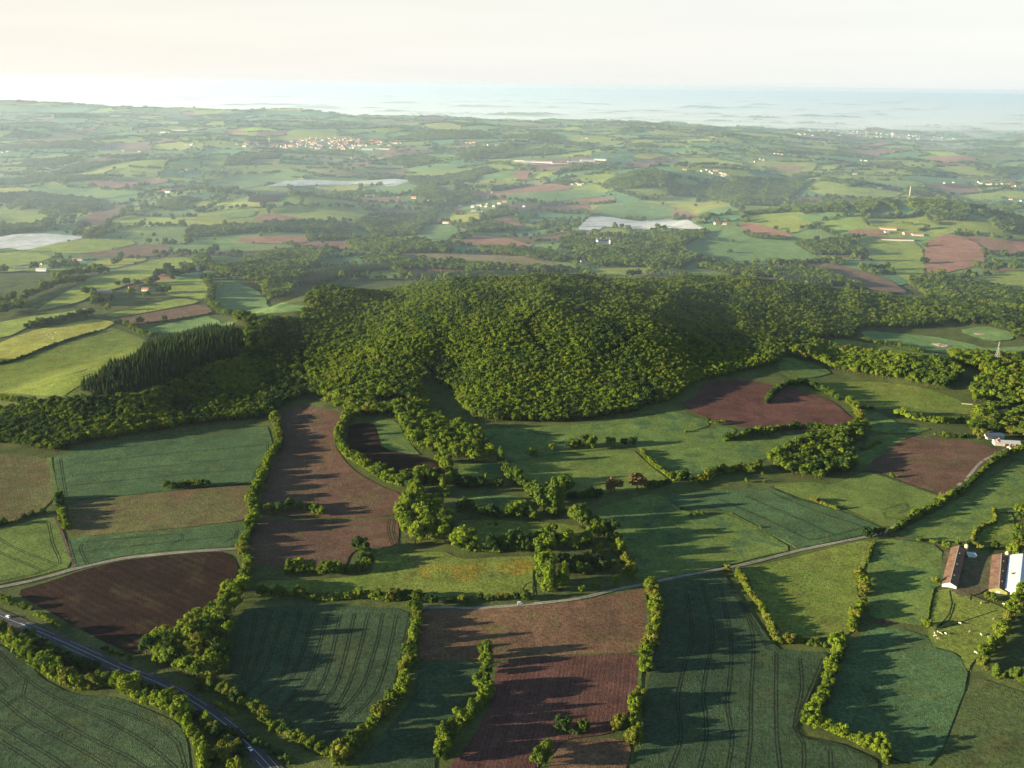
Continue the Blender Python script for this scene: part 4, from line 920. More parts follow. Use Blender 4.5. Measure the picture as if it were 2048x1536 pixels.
def scatter_town(view, pts, n, where, seed):
    rg = random.Random(seed); P = np.array(px(view, pts)); lo, hi = P.min(0), P.max(0); put = []
    tries = 0
    while len(put) < n and tries < n * 60:
        tries += 1; q = (rg.uniform(lo[0], hi[0]), rg.uniform(lo[1], hi[1]))
        if not inside(P, np.array([q[0]]), np.array([q[1]]))[0]: continue
        g = ground([q])[0]
        if any(abs(g[0] - a) < 13 and abs(g[1] - b) < 17 for a, b in put): continue
        put.append((g[0], g[1]))
        ro = rg.choice((M_ROOF_ORANGE, M_ROOF_ORANGE, M_ROOF_ORANGE, M_ROOF_SLATE)); building('town_house', tuple(g), rg.choice((0, .2, -.2, 1.4, .5)), rg.choice((13, 16, 19, 23)), 12, rg.choice((6.0, 8.0)), 12.0, rg.choice((M_WALL, M_WALL_W, M_WALL)), ro, f'{"slate" if ro is M_ROOF_SLATE else "orange"}-roofed house {"at the left end of" if q[0] < lo[0] + (hi[0] - lo[0]) * .33 else "in the middle of" if q[0] < lo[0] + (hi[0] - lo[0]) * .67 else "at the right end of"} {where}', f'houses of {where}', 0)
scatter_town('P', '465 290 500 285 545 290 560 282 620 278 700 277 760 281 805 288 775 293 740 292 690 302 650 300 600 297 540 297 480 297', 190, 'the village with the church spire', 4)
scatter_town('P', '1560 263 1640 256 1720 262 1790 269 1900 276 1965 284 1890 284 1800 278 1700 273 1600 272', 90, 'the misty town with the water tower', 6)
scatter_town('P', '1890 238 2048 240 2048 246 1900 244', 14, 'the farthest misty town at the right', 8)
def church(p):
    g = ground([p])[0]; e = empty('church', g, .15); prop(e, 'church with a tall pointed spire above the village', 'church'); BUILT.append((g[0], g[1], 30))
    w, r = gabled(38, 15, 11, 19); w.build('nave', M_WALL, e); r.build('roof', M_ROOF_SLATE, e)
    MB().box(-26, -17, -4.5, 4.5, -1, 30).build('tower', M_WALL, e); MB().lathe([(5.6, 30), (4.6, 33), (.15, 58)], 8, -21.5, 0).build('spire', M_STONE, e)
    for z in (14, 22): MB().box(-22.4, -20.6, -4.6, -4.4, z, z + 4).build('belfry_window', M_GLASS, e)
church((547, 291))
def water_tower(p):
    g = ground([p])[0]; e = empty('water_tower', g); prop(e, 'pale round water tower over the misty town', 'tower'); BUILT.append((g[0], g[1], 14))
    MB().lathe([(4.5, -1), (3.8, 12), (4.0, 30)], 16).build('shaft', M_WALL_W, e, True); MB().lathe([(4.0, 30), (8.5, 36), (8.8, 44), (7.0, 46.5), (.5, 48)], 18).build('tank', M_WALL_W, e, True)
water_tower((1784, 276))
def chimneys(p):
    g = ground([p])[0]
    for dx, hh, lb in ((-30, 110, 'left of two pale factory chimneys in the far fog'), (40, 95, 'right of two pale factory chimneys in the far fog')):
        z = float(H(g[0] + dx, g[1])); e = empty('factory_chimney', (g[0] + dx, g[1], z)); prop(e, lb, 'chimney', 'far factory chimneys')
        MB().lathe([(9, -2), (6, hh)], 12).build('stack', M_WALL_W, e, True); MB().lathe([(6.4, hh - 4), (6.4, hh + 1)], 12).build('rim', M_WALL, e)
chimneys((827, 192))
def pylon(p, hgt, label):
    g = ground([p])[0]; e = empty('lattice_pylon', g, .5); prop(e, label, 'pylon'); BUILT.append((g[0], g[1], 5)); s = hgt / 36
    def leg(i, z): a = (3.2 * (1 - z / 30) + .55) if z < 30 else .55; return ((1, -1, -1, 1)[i] * a * s, (1, 1, -1, -1)[i] * a * s, z * s)
    for i in range(4):
        b = MB(); zs = (-1, 8, 16, 23, 30, 36)
        for z0, z1 in zip(zs, zs[1:]): b.tube(leg(i, z0), leg(i, z1), .22, .2, 5)
        b.build('leg', M_STEEL, e)
    br = MB(); zs = (0, 6, 12, 17, 22, 26, 30, 33)
    for z0, z1 in zip(zs, zs[1:]):
        for i in range(4):
            j = (i + 1) % 4; br.tube(leg(i, z0), leg(j, z1), .11, .11, 4); br.tube(leg(j, z0), leg(i, z1), .11, .11, 4)
    br.build('bracing', M_STEEL, e)
    for z, w in ((24, 4.5), (28.5, 6.0), (33, 4.0)): MB().tube((-w * s, 0, z * s), (0, 0, (z + .8) * s), .14, .25, 5).tube((w * s, 0, z * s), (0, 0, (z + .8) * s), .14, .25, 5).tube((-w * s, 0, z * s), (w * s, 0, z * s), .16, .16, 5).build('crossarm', M_STEEL, e)
pylon((1992, 730), 36, 'grey lattice pylon standing over the right woods')
def mast(p):
    g = ground([p])[0]; e = empty('radio_mast', g); prop(e, 'tall pale radio mast on the far wooded hill', 'mast'); BUILT.append((g[0], g[1], 6))
    MB().lathe([(2.2, -1), (1.7, 30), (1.5, 38)], 10).build('shaft', M_WALL, e, True); MB().lathe([(2.6, 32), (2.6, 35)], 10).build('antenna_ring', M_STEEL, e); MB().tube((0, 0, 38), (0, 0, 46), .3, .12, 6).build('aerial', M_STEEL, e)
mast((1819, 392))
def wooden_pole(p, label):
    g = ground([p])[0]; e = empty('utility_pole', g); prop(e, label, 'pole')
    MB().tube((0, 0, -1), (0, 0, 9), .16, .11, 7).build('shaft', BARK, e); MB().box(-1.1, 1.1, -.07, .07, 8.2, 8.4).build('crossbar', BARK, e)
wooden_pole((1985, 829), 'wooden pole left of the white house at the right edge'); wooden_pole((526, 400), 'pale pole in the dark brown far field')
# spoil heap, log pile
def heap(p, L, Wd, hgt, mat, name, label, cat, rz=0.0):
    g = ground([p])[0]; rg = np.random.RandomState(int(p[0])); V, Fs = [], []; n = 18
    for j in range(n):
        for i in range(n):
            u, v = i / (n - 1) * 2 - 1, j / (n - 1) * 2 - 1; f = max(0, 1 - u * u - v * v); V.append((u * L / 2, v * Wd / 2, hgt * f ** .6 * rg.uniform(.5, 1.2) - .1))
    for j in range(n - 1):
        for i in range(n - 1): Fs.append((j * n + i, j * n + i + 1, (j + 1) * n + i + 1, (j + 1) * n + i))
    o = link(name, mesh(name, V, Fs, [mat])); o.location = g; o.rotation_euler.z = rz; return prop(o, label, cat)
M_SPOIL = mat_plain('spoil_earth', (0.36, 0.26, 0.20), 0.95, 0.3, 0.3)
heap((1880, 691), 38, 26, 2.6, M_SPOIL, 'spoil_heap', 'pale pinkish heap of spoil in the bluish green field', 'heap', -.15); heap((1958, 668), 26, 16, 1.6, M_SPOIL, 'spoil_heap', 'smaller pale spoil patch in the far small field', 'heap')
heap((1768, 1245), 17, 5, 1.0, mat_plain('muck_red', (0.085, 0.035, 0.030), 0.95, 0.3, 0.6), 'muck_heap', 'dark red heap at the corner of the shadowed meadow', 'heap', -.1)
def logs(p):
    g = ground([p])[0]; e = empty('log_pile', g, -.25); prop(e, 'pale log pile at the end of the long meadow', 'logs'); M = mat_plain('cut_log', (0.50, 0.45, 0.36), 0.9, 0.2, 1.0)
    for r in range(2):
        for i in range(7 - r): MB().tube((-8 + 2.4 * i + 1.2 * r, -1.5, .45 + .75 * r), (-6.2 + 2.4 * i + 1.2 * r, 1.5, .45 + .75 * r), .42, .4, 8).build('log', M, e)
logs((1935, 809))
def built_clear(x, y):
    ok = np.ones(len(x), bool)
    for bx, by, r in BUILT:
        d = math.hypot(bx, by); ux, uy = bx / d, by / d; front = 12 if d < 1800 else 60 if d < 4000 else 90
        k = np.where((np.abs(x - bx) < 170) & (np.abs(y - by) < 170))[0]
        if len(k):
            a = (x[k] - bx) * ux + (y[k] - by) * uy; c = -(x[k] - bx) * uy + (y[k] - by) * ux
            ok[k[(np.abs(c) < r + 3) & (a > -r - front) & (a < r + 4)]] = False
    return ok
# ------------------------------------------------------------------ hedges and the trees standing in them
ORD = 'first second third fourth fifth sixth seventh eighth ninth tenth eleventh twelfth thirteenth fourteenth fifteenth sixteenth seventeenth eighteenth nineteenth twentieth'.split()
def ordinal(i):
    if i < 20: return ORD[i]
    t = 'twent thirt fort fift sixt sevent eight ninet'.split()[(i + 1) // 10 - 2]
    return t + 'y-' + ORD[(i + 1) % 10 - 1] if (i + 1) % 10 else t + 'ieth'
LOOK = ['bright green', 'green', 'dark green', 'olive green', 'pinkish brown']
REST_TREES = []                 # overflow: (x, y, height, width, tint)
CAND = []                       # trees of the traced hedges
def strip_hedge(C, w, h, tint, label, seed):
    """a continuous bushy hedge along C as one thing: core and leaf sprays in one mesh"""
    rng = np.random.RandomState(seed); L = []
    d = np.concatenate([[0], np.cumsum(np.hypot(*np.diff(C, axis=0).T))]); s = 0.0
    while s < d[-1]:
        x, y = np.interp(s, d, C[:, 0]), np.interp(s, d, C[:, 1]); r = w * rng.uniform(.36, .62); hh = h * rng.uniform(.6, 1.15)
        L.append((np.array([x + rng.uniform(-.2, .2) * w, y + rng.uniform(-.2, .2) * w, H(x, y) + hh * .42]), np.array([r, r, hh * .58]))); s += w * rng.uniform(.4, .75)
    V, Fs, n = [], [], 0
    for c, r in L:
        v = c + ICO_V * r * rng.uniform(0.84, 1.08, (len(ICO_V), 1)); V.append(v); Fs += [tuple(n + i for i in f) for f in ICO_F]; n += len(v)
        dd = unit(rng, 22); dd = dd[dd[:, 2] > -.2]; q, f = cards(rng, c + dd * r * 1.04, dd, .17 * w * np.ones(len(dd)) * .8)
        V.append(q); Fs += [tuple(n + i for i in k) for k in f]; n += len(q)
    V = np.concatenate(V); base = np.array([C[0, 0], C[0, 1], float(H(*C[0]))])
    o = link('hedge', mesh('hedge', V - base, Fs, [LEAF[tint]])); o.location = base
    return prop(o, label, 'hedge')
HSEED = [500]
def hedge(view, pts, where, size=(8, 12), gap=0.8, low=None, tints=(0, 0, 0, 1, 1, 3), styles=('round', 'round', 'round', 'open', 'tall'), jit=1.5, kind='tree', end='far'):
    """where: words naming the hedge; trees are counted from its first traced point. low = (width, height) of the bushy strip"""
    HSEED[0] += 1; rng = random.Random(HSEED[0])
    W = ground(px(view, pts))[:, :2]; C = catmull(W, 4.0) if len(W) > 2 else catmull(W, 4.0)
    if low: strip_hedge(C, low[0] * 1.15, low[1] * 1.35, rng.choice(tints[:4]), 'bushy green strip of ' + where, HSEED[0])
    if not size: return
    d = np.concatenate([[0], np.cumsum(np.hypot(*np.diff(C, axis=0).T))]); s = rng.uniform(0, 2); i = 0
    while s < d[-1] + 1:
        h = rng.uniform(*size) * ({'E': 1.4, 'H': 1.4, 'G': 1.15}.get(view, 1.1) if size[0] > 4.5 else 1.1); h = h * rng.choice((0.62, 0.8, 1, 1, 1.2)); w = h * rng.uniform(.82, 1.12)
        x, y = float(np.interp(s, d, C[:, 0])), float(np.interp(s, d, C[:, 1])); x += rng.uniform(-jit, jit); y += rng.uniform(-jit, jit)
        st = rng.choice(styles)
        if h < 5.2: st = 'shrub'
        if st == 'tall': w *= .85
        CAND.append([x, y, h, w, rng.choice(tints), st, where, i, end]); i += 1
        s += w * gap * rng.choice((.45, .6, .8, 1.0, 1.5))
def spots(view, pts, where, size=(8, 12), tints=(0, 1), styles=('round',)):
    HSEED[0] += 1; rng = random.Random(HSEED[0])
    for i, g in enumerate(ground(px(view, pts))):
        h = rng.uniform(*size) * (1.3 if view in 'EGH' and size[0] > 4.5 else 1.0); st = 'shrub' if h < 5.2 else rng.choice(styles); CAND.append([g[0], g[1], h, h * rng.uniform(.85, 1.1), rng.choice(tints), st, where, i, None])

BIG = (10, 15); MID = (7, 11); SM = (4, 6.5)
hedge('A', '-60 470 10 520 70 560 150 630 250 710 350 770 450 815 560 810 660 790 770 850 880 900 1000 940 1075 1000 1120 1080 1180 1170 1200 1290', 'the belt between wheat and main road', (9, 14), .62, (5, 4), end='left')
hedge('A', '120 530 240 600 340 650 450 690 560 720', 'the dark inner row south of the main road', (8, 11), .6, (6, 4), (2, 2, 1), end='left')
hedge('A', '760 760 860 800 960 850 1080 930 1180 980 1260 1080 1350 1140 1420 1200', 'the inner row under the road bend', (6, 10), .7, (5, 3), (1, 2, 3, 0), end='left')
hedge('A', '1280 1200 1350 1250 1400 1290', 'the short row at the bottom by the white car', (8, 12), .7, (4, 3), (3, 0, 1))
hedge('A', '0 290 60 320 180 350', 'the small bushes on the roadside bank', SM, .8, None, (0, 1), end='left')
hedge('A', '210 380 260 400 300 420 345 450', 'the sunlit low bushes above the road', (2.5, 4), .9, (3, 2), (0,), end='left')
hedge('A', '600 580 680 605 770 640', 'the low scrub on the road bank', (2.5, 4), 1.0, None, (1, 2), end='left')
hedge('D', '1600 215 1625 300 1630 400 1570 480 1560 530 1530 600 1500 660 1475 730 1490 800 1480 870 1440 930 1425 1000 1450 1060 1460 1110 1430 1180 1400 1240', 'the long winding hedge beside the brown fields', (7, 12), .62, (5, 4), end='far')
hedge('A', '1150 815 1300 835 1400 890 1500 960 1600 1040 1720 1100 1800 1150 1930 1210 2030 1270', 'the row between main road and tracked wheat', (6, 9.5), .75, (4, 3), (0, 1, 1, 3, 2), end='upper')
hedge('A', '1270 905 1320 935 1375 965', 'the clipped sunlit bush row beside the road', (3.5, 4.5), .7, (3, 3), (0,), end='upper')
hedge('A', '1330 1060 1480 1120 1560 1170 1700 1250', 'the dark scrub on the east road bank', (3, 6), .9, (5, 3), (2, 1, 3), end='upper')
hedge('B', '540 335 537 450 520 520 500 620 470 740 440 850 380 930 290 1020 210 1120 140 1200 60 1260', 'the hedge right of the tracked wheat field', (7, 12), .62, (4.5, 4), (0, 0, 1, 3, 3), end='far')
hedge('B', '940 625 935 690 955 745', 'the tree group at the wine-red field corner', (10, 14), .6, None, end='far')
hedge('B', '925 800 925 870 890 940 820 1010 740 1080 690 1150 680 1225', 'the hedge left of the wine-red field', (7, 13), .6, (4, 3), (0, 0, 1), end='far')
hedge('B', '1900 195 1925 300 1935 400 1920 510 1885 620 1860 720', 'the tall hedge along the seedling field', (8, 12), .55, (4, 5), (0, 0, 0, 3), end='far')
hedge('B', '1845 830 1825 900 1805 970 1825 1050 1812 1150', 'the tall hedge along the wine-red field', (8, 13), .6, (4, 4), (0, 0, 3), end='far')
hedge('B', '1370 1065 1420 1060 1480 1075 1540 1055', 'the dark clump at the wine-red field foot', (7, 11), .6, (3, 2), (1, 2, 1), end='left')
spots('B', '1710 1055 1730 1035', 'beside the tall hedge over the bottom field', (9, 12), (0, 3))
hedge('B', '1310 1180 1280 1225 1255 1280', 'the clump at the bottom edge of the small field', (9, 13), .6, None, (0, 1), end='far')
hedge('P', '525 1190 560 1192 590 1189 640 1200 690 1198 730 1195 770 1202 815 1198 838 1205', 'the hedge between flower meadow and tracked wheat', (4.5, 9.5), .8, (4, 2.5), (0, 1, 1, 2, 3), end='left')
hedge('P', '850 1205 890 1205 915 1203 935 1203 1025 1198 1054 1200', 'the row above the gravel lane', (4, 8), 1.0, None, (1, 2, 3), end='left')
hedge('P', '580 1146 602 1143 625 1146 660 1147 690 1146 715 1143 735 1132 728 1105 715 1098', 'the hedge between brown field and flower meadow', (7, 12), .75, (3, 2), (1, 0, 2), end='left')
hedge('D', '1560 775 1620 775 1680 755 1740 750 1790 755 1880 790', 'the row dividing the two brown fields', (6, 11), .75, (5, 2.5), (1, 2, 0), end='left')
hedge('E', '150 195 120 260 75 350 90 400 130 450 210 500 290 550 370 600 450 620', 'the curved hedge round the dark ploughed field', (7, 11), .62, (4, 3), (0, 0, 1), end='far')
hedge('E', '470 610 500 660 530 700 560 580 610 600 660 600', 'the tree group below the dark ploughed field', (9, 14), .6, None, (0, 1, 1, 2), end='left')
hedge('E', '680 480 705 530 740 590 690 640 710 700', 'the row at the tip of the wood', (9, 14), .65, None, (0, 0, 1, 3), end='far')
hedge('E', '780 610 850 630 940 620 1040 625', 'the dark row between two small plots', (8, 11), .6, (6, 4), (2, 2, 1), end='left')
hedge('E', '1020 480 1060 530 1080 590 1120 600 1150 630 1190 650 1210 690 1260 720', 'the row left of the pinkish trees field', (7, 13), .75, None, (0, 1, 1, 2), end='upper')
hedge('E', '1290 680 1340 680 1400 680 1280 770 1330 790 1420 790', 'the tall poplar group in the middle', (14, 19), .55, None, (1, 1, 0), ('tall', 'tall', 'round'), end='left')
hedge('E', '1440 690 1500 690 1560 680 1620 690', 'the grey-green willow row below the barley', (5, 7), .6, (5, 4), (1, 1, 2), end='left')
hedge('E', '780 770 850 755 940 790 1000 800 1060 800 1160 790 1230 815', 'the dark row above the rough pasture', (7, 12), .7, (4, 3), (2, 1, 1, 0), end='left')
hedge('E', '770 940 800 980 840 1000 900 1000 960 1000 1020 1010 1090 980 1130 1000 1210 990 1260 960 1320 970', 'the oak row above the flower meadow', (9, 15), .66, (4, 3), (0, 1, 2, 1), end='left')
hedge('E', '1400 970 1480 990 1540 960 1580 930 1660 900 1690 940 1690 980 1710 1020', 'the oak row at the right of the rough pasture', (9, 14), .68, None, (1, 0, 2, 0), end='left')
hedge('E', '1480 830 1540 860 1580 870', 'the oak group at the right end of the pasture', (12, 16), .6, None, (0, 1), end='left')
hedge('E', '1290 1040 1270 1090 1300 1130 1340 1170 1270 1210 1320 1240 1400 1190', 'the oak group right of the flower meadow', (11, 16), .62, None, (0, 0, 1, 2), end='far')
hedge('E', '1400 1090 1460 1080 1530 1080 1600 1090 1680 1110 1450 1130 1550 1130', 'the dark thicket right of the flower meadow', (6, 8.5), .55, None, (1, 2, 2), end='left')
spots('E', '1765 1105 1785 1150 1600 1030', 'beside the thicket above the gravel lane', (9, 13), (0, 3))
spots('E', '1500 1240 1585 1215 1700 1190', 'along the gravel lane past the thicket', (5, 7.5), (0, 1, 3))
spots('E', '960 850 1000 850 1110 890 1150 905 1200 905 860 885', 'in the rough pasture', (2.2, 4), (2, 1))
hedge('E', '1415 395 1450 395 1480 398 1520 395 1550 400', 'the dark clump in the green hill-foot field', (8, 11), .55, None, (1, 2), end='left')
spots('E', '1330 410 1220 445 1670 385 1750 382 1800 385', 'along the hill-foot field boundary', (6, 10), (0, 1, 2))
hedge('E', '1855 420 1880 455 1910 490 1950 520 2000 555 2040 590', 'the slanting hedge beside the pinkish trees field', (4, 8), .7, (4, 3), (0, 0, 1), end='upper')
spots('E', '1695 660 1825 640', 'with pinkish young leaves beside the field ditch', (13, 16), (4,), ('open',))
spots('E', '1670 665 1850 635', 'with pinkish crown in the pair by the ditch', (9, 12), (4,), ('open',))
hedge('E', '1890 630 1930 625 1970 615 2010 610', 'the dark bushes right of the pinkish trees', (5, 7), .7, (4, 3), (1, 2), end='left')
hedge('G', '150 715 200 700 240 720 290 725 360 680 430 670 500 655 560 670 600 640', 'the brook row left of the round copse', (6, 10), .6, (6, 4), (0, 1, 1, 2, 3), end='left')
spots('G', '625 725 530 725 615 680', 'in the wheat corner below the copse', (4, 6), (0, 3))
hedge('G', '410 500 440 495 480 490 560 460 640 460 700 440 780 430 860 430 940 440 1000 455 1060 450', 'the row under the reddish-brown field', (6, 10), .65, (5, 3.5), (1, 0, 2, 1), end='left')
spots('G', '320 395 335 400 400 400 195 450 365 410', 'at the corner of the hill-foot field', (4, 7), (0, 1))
hedge('G', '1080 285 1095 300 1120 330 1140 360 1150 390', 'the sunlit row right of the reddish-brown field', (7, 10), .6, None, (0, 3), end='far')
hedge('G', '640 295 650 265 700 225 760 195 850 185 900 210 960 235 1030 275', 'the shaded row crossing the reddish-brown field', (6, 9), .65, (5, 3.5), (2, 1), end='left')
hedge('G', '1310 1005 1380 965 1450 920 1520 890 1600 840 1660 800 1720 770 1780 710 1830 660 1900 610 1980 570 2040 545', 'the hedge along the narrow farm lane', (5, 9), .75, (4, 3.5), (0, 1, 1, 2), end='lower')
hedge('G', '880 820 920 835 970 855 1040 878', 'the shrub row below the barley', (3, 5), .8, (3, 2.5), (0, 3), end='left')
spots('G', '225 910 260 905 290 895 605 975 175 875', 'lone in the striped wheat', (3.5, 6), (0, 1))
spots('G', '1325 700', 'alone on the edge of the brown field', (5, 6), (0,))
spots('G', '1180 1020 1195 1030 1240 1010 1270 1005', 'at the lane junction', (5, 9), (0, 1, 2))
hedge('G', '1470 1045 1520 1045 1570 1060', 'the low bushes beside the farm drive', (3, 5), .8, (3, 2.5), (1, 0), end='left')
hedge('G', '1880 880 1885 940 1800 985 1775 1020 1770 1070 1830 1095', 'the hedge round the small paddock', (3, 5), .8, (3, 3), (0, 3, 1), end='far')
spots('G', '1890 1085 2010 1000 1985 1120 2030 1110 2020 930 2030 900 2005 1060', 'near the barns by the right edge', (7, 12), (0, 1, 3))
hedge('G', '1150 325 1200 325 1230 330', 'the dark bushes beside the long meadow', (4, 6), .7, None, (2, 1), end='left')
hedge('G', '1360 350 1420 370 1480 385 1550 395 1620 400 1700 395 1750 400', 'the brookside row below the long meadow', (6, 9), .6, (8, 5), (1, 2, 0), end='left')
hedge('G', '1560 465 1620 475 1680 480 1740 480', 'the bush row above the brown farm field', (4, 6), .7, (4, 3), (1, 0, 2), end='left')
hedge('G', '1160 555 1200 540 1250 510', 'the bushes in the small green field', (4, 6), .8, None, (0, 1), end='left')
spots('G', '1795 490', 'with a rusty crown beside the grey-roofed shed', (11, 12), (4,), ('open',))
hedge('C', '470 255 500 300 540 370 600 450 640 520 670 590 695 645', 'the clipped hedge left of the sunlit meadow', (4, 6.5), .6, (4, 4.5), (0, 0, 3), end='far')
hedge('C', '710 650 760 645 820 645 890 660 960 670', 'the hedge at the foot of the sunlit meadow', (4.5, 7.5), .7, (4, 3.5), (0, 1, 3), end='left')
hedge('C', '1050 640 1010 690 1030 740 985 800 970 860 960 920 930 975 890 1040 870 1090', 'the oak hedge right of the very dark wheat', (7, 12), .62, (4, 4), (0, 0, 1), end='far')
hedge('C', '900 1100 950 1110 1020 1145 1090 1170 1180 1210 1230 1230 1280 1260 1290 1310', 'the oak hedge below the deep green crop', (6, 11), .7, (4, 3.5), (0, 0, 1), end='left')
hedge('C', '1110 580 1125 510 1170 440', 'the bushy hedge between two meadows', (6, 9), .6, (5, 4), (0, 0, 3), end='near')
hedge('C', '1165 390 1160 330 1150 280', 'the brown-tinged trees between two meadows', (8, 11), .6, None, (3, 0, 3), end='near')
hedge('C', '1190 210 1205 150 1220 100', 'the low hedge end by the lane junction', (2.5, 4), .8, (2.5, 2), (1, 3), end='near')
hedge('C', '2045 370 2010 430 1990 490 1960 540 1930 590 1905 640 1860 700 1820 760 1825 810', 'the oak row right of the cow pasture', (8, 13), .62, None, (0, 0, 1, 3), end='far')
hedge('C', '1890 835 1940 840 1990 845 2040 870 2100 890', 'the oak row under the right edge field', (8, 12), .65, None, (0, 1, 3), end='left')
spots('C', '35 305 70 300 420 250 470 265', 'at the hedge ends on the gravel lane', (5, 8), (0, 2, 3))
spots('C', '1565 320 1850 410 1880 420 2010 320 1620 130 1990 300 1515 560 1690 110', 'around the long barns', (6, 10), (0, 1, 3))
hedge('C', '1550 360 1535 430 1520 520 1510 560', 'the thin hedge beside the cow pasture', None, 1, (1.6, 1.4), (2, 1))
hedge('D', '970 630 1010 640 1050 630 1100 620 1140 620 1180 625 1210 625', 'the small clump in the broad wheat field', (6, 9), .6, None, (0, 1, 2), end='left')
hedge('D', '350 690 340 730 350 770 375 820 390 880', 'the hedge at the corner of four left fields', (6, 9), .6, (3, 3), (1, 0, 2), end='far')
hedge('D', '270 770 165 800 100 825 0 850 -60 870', 'the thin hedge between two left fields', (3, 7), 1.6, (2, 1.6), (1, 2), end='right')
hedge('D', '0 120 70 125 140 140 220 130', 'the tree row below the large sunlit meadow', (6, 9), .65, None, (1, 0), end='left')
hedge('D', '1000 640 1200 630 1490 605', 'the thin dark hedge under the broad wheat', None, 1, (1.6, 1.2), (2, 2))
hedge('H', '-20 845 60 830 160 795 280 745 400 705 500 675 600 648', 'the dark low hedge between golden pasture and meadow', (2.5, 4.5), 1.0, (4, 3), (2, 2, 1), end='left')
hedge('H', '150 635 200 630 260 610 330 605 400 590 470 570 540 555', 'the tree row above the golden pasture', (8, 12), .55, (5, 4), (1, 2, 1), end='left')
hedge('H', '680 610 740 620 790 650 850 680 900 690', 'the hedge corner above the spruces', (5, 8), .6, (5, 4), (0, 1, 2), end='left')
hedge('H', '1210 370 1240 420 1230 470 1240 510 1290 545 1350 560', 'the hedge left of the hollow green field', (7, 11), .6, (5, 4), (1, 0, 1), end='far')
hedge('H', '1390 590 1420 600 1460 610 1500 600', 'the sunlit trees at the head of the side valley', (10, 15), .55, None, (0, 1, 0), end='left')
hedge('H', '860 605 1000 590 1150 565 1260 548', 'the low hedge under the narrow brown strip', (2.5, 4.5), 1.2, (3, 2), (1, 2), end='left')
hedge('H', '500 440 540 430 560 500 600 490 640 480 680 470', 'the trees below the farmhouse meadow', (8, 12), .7, None, (1, 2, 0), end='left')
spots('H', '690 385 740 380 770 440 860 460 940 430 980 430 800 385 880 385 630 530 780 500 670 265 700 250 770 225 810 230 910 205 965 590 820 605', 'around the farmhouse and country road', (8, 14), (0, 1, 2), ('round', 'tall', 'open'))
hedge('H', '910 330 960 325 1010 330 1060 325 1110 315 1150 310 1200 310', 'the dark row beside the white house with a turret', (9, 12), .55, None, (1, 2), end='left')
hedge('H', '0 560 40 540 100 530 160 520 0 500 60 480 130 470 200 440 250 420 300 400 360 380 430 370 500 370 320 350 400 330 480 320 560 310 590 300', 'the wooded bank at the left edge', (9, 14), .6, None, (1, 2, 0, 1), end='left')
hedge('J', '1250 580 1300 590 1350 600 1420 610 1500 630 1560 640', 'the shrub line above the narrow sunny meadow', (5, 8), .7, (4, 3), (1, 2, 0), end='left')
hedge('J', '800 210 830 215 860 208 890 210', 'the dark clump in front of the large misty field', (9, 13), .5, None, (2, 1), end='left')
spots('J', '625 160 505 100 570 105 640 110 490 95', 'standing alone in the large misty field', (12, 18), (1, 0), ('round',))
spots('L', '1945 930 1670 970 1960 985', 'beside the right white sheeted field', (14, 17), (2, 1), ('round',))

# ------------------------------------------------------------------ woods
WOODS = []
def wood(view, pts, where, spacing=6.5, size=(10, 14), tints=(0, 0, 1, 1, 2), key='wood', singles=0):
    W = ground(px(view, pts))[:, :2]; WOODS.append((W, where, spacing, size, tints, key, singles)); return W
def world_wood(W, where, spacing, size, tints, key='wood', singles=0):
    WOODS.append((np.array(W, float), where, spacing, size, tints, key, singles))
wood('A', '820 600 840 550 960 500 1100 450 1200 400 1270 340 1320 250 1400 200 1450 240 1390 330 1350 450 1335 600 1315 760 1200 790 1050 740 960 690 880 660', 'the thick copse between ploughed field and tracked wheat', 7.4, (10, 16), (0, 0, 1, 1, 3, 2), 'wood', 85)
wood('E', '440 740 560 730 700 760 740 850 740 940 620 970 470 980 430 900 420 820', 'the square copse right of the brown fields', 9.0, (14, 20), (0, 0, 1), 'wood', 60)
wood('E', '420 200 520 170 620 180 720 270 820 290 900 330 950 410 990 470 900 490 760 480 660 440 560 430 480 360 430 290', 'the wood tongue reaching down from the hill', 8.0, (12, 17), (0, 0, 1, 1), 'wood', 60)
wood('E', '515 60 560 40 600 100 640 170 600 190 520 180', 'the sunlit strip above the wood tongue', 6.5, (9, 12), (0, 0, 3), 'wood', 10)
wood('G', '650 590 830 490 1000 490 1100 410 1170 410 1180 470 1060 560 1160 650 1000 690 900 710 780 690 660 640', 'the round copse beside the brown farm field', 8.0, (10, 15), (1, 1, 2, 0), 'wood', 45)
wood('E', '0 140 60 90 150 110 300 90 500 100 480 130 500 170 420 210 230 220 150 200 60 170', 'the sunlit hill-foot trees above the curved hedge', 7.8, (11, 15), (0, 0, 1, 3), 'wood', 15)
SPUR = wood('P', '-80 830 0 824 60 818 120 808 200 803 270 798 345 778 410 742 475 724 495 690 490 655 560 645 600 645 602 700 612 788 560 815 540 833 400 848 300 866 170 886 105 906 60 898 0 884 -80 890', 'the valley wood below the spruces', 5.8, (9.5, 12.5), (1, 0, 1, 1, 2), 'wood', 15)
def mixed_wood(view, pts, back, *a):
    WOODS.append((np.vstack([ground(px(view, pts))[:, :2], np.array(back, float)]), *a))
mixed_wood('P', '1590 690 1570 728 1480 745 1390 765 1350 800 1250 828 1160 843 1050 846 960 843 935 830 905 790 875 762 850 762 830 790 825 805 800 820 730 832 690 815 640 792 612 790 602 700 602 650',
           [(-350, 1700), (-290, 1880), (-150, 2010), (40, 2070), (240, 2040), (330, 1950), (420, 1760)], 'the wooded hill', 5.3, (9.0, 12.0), (0, 0, 0, 1, 1, 2, 0, 1), 'wood', 20)
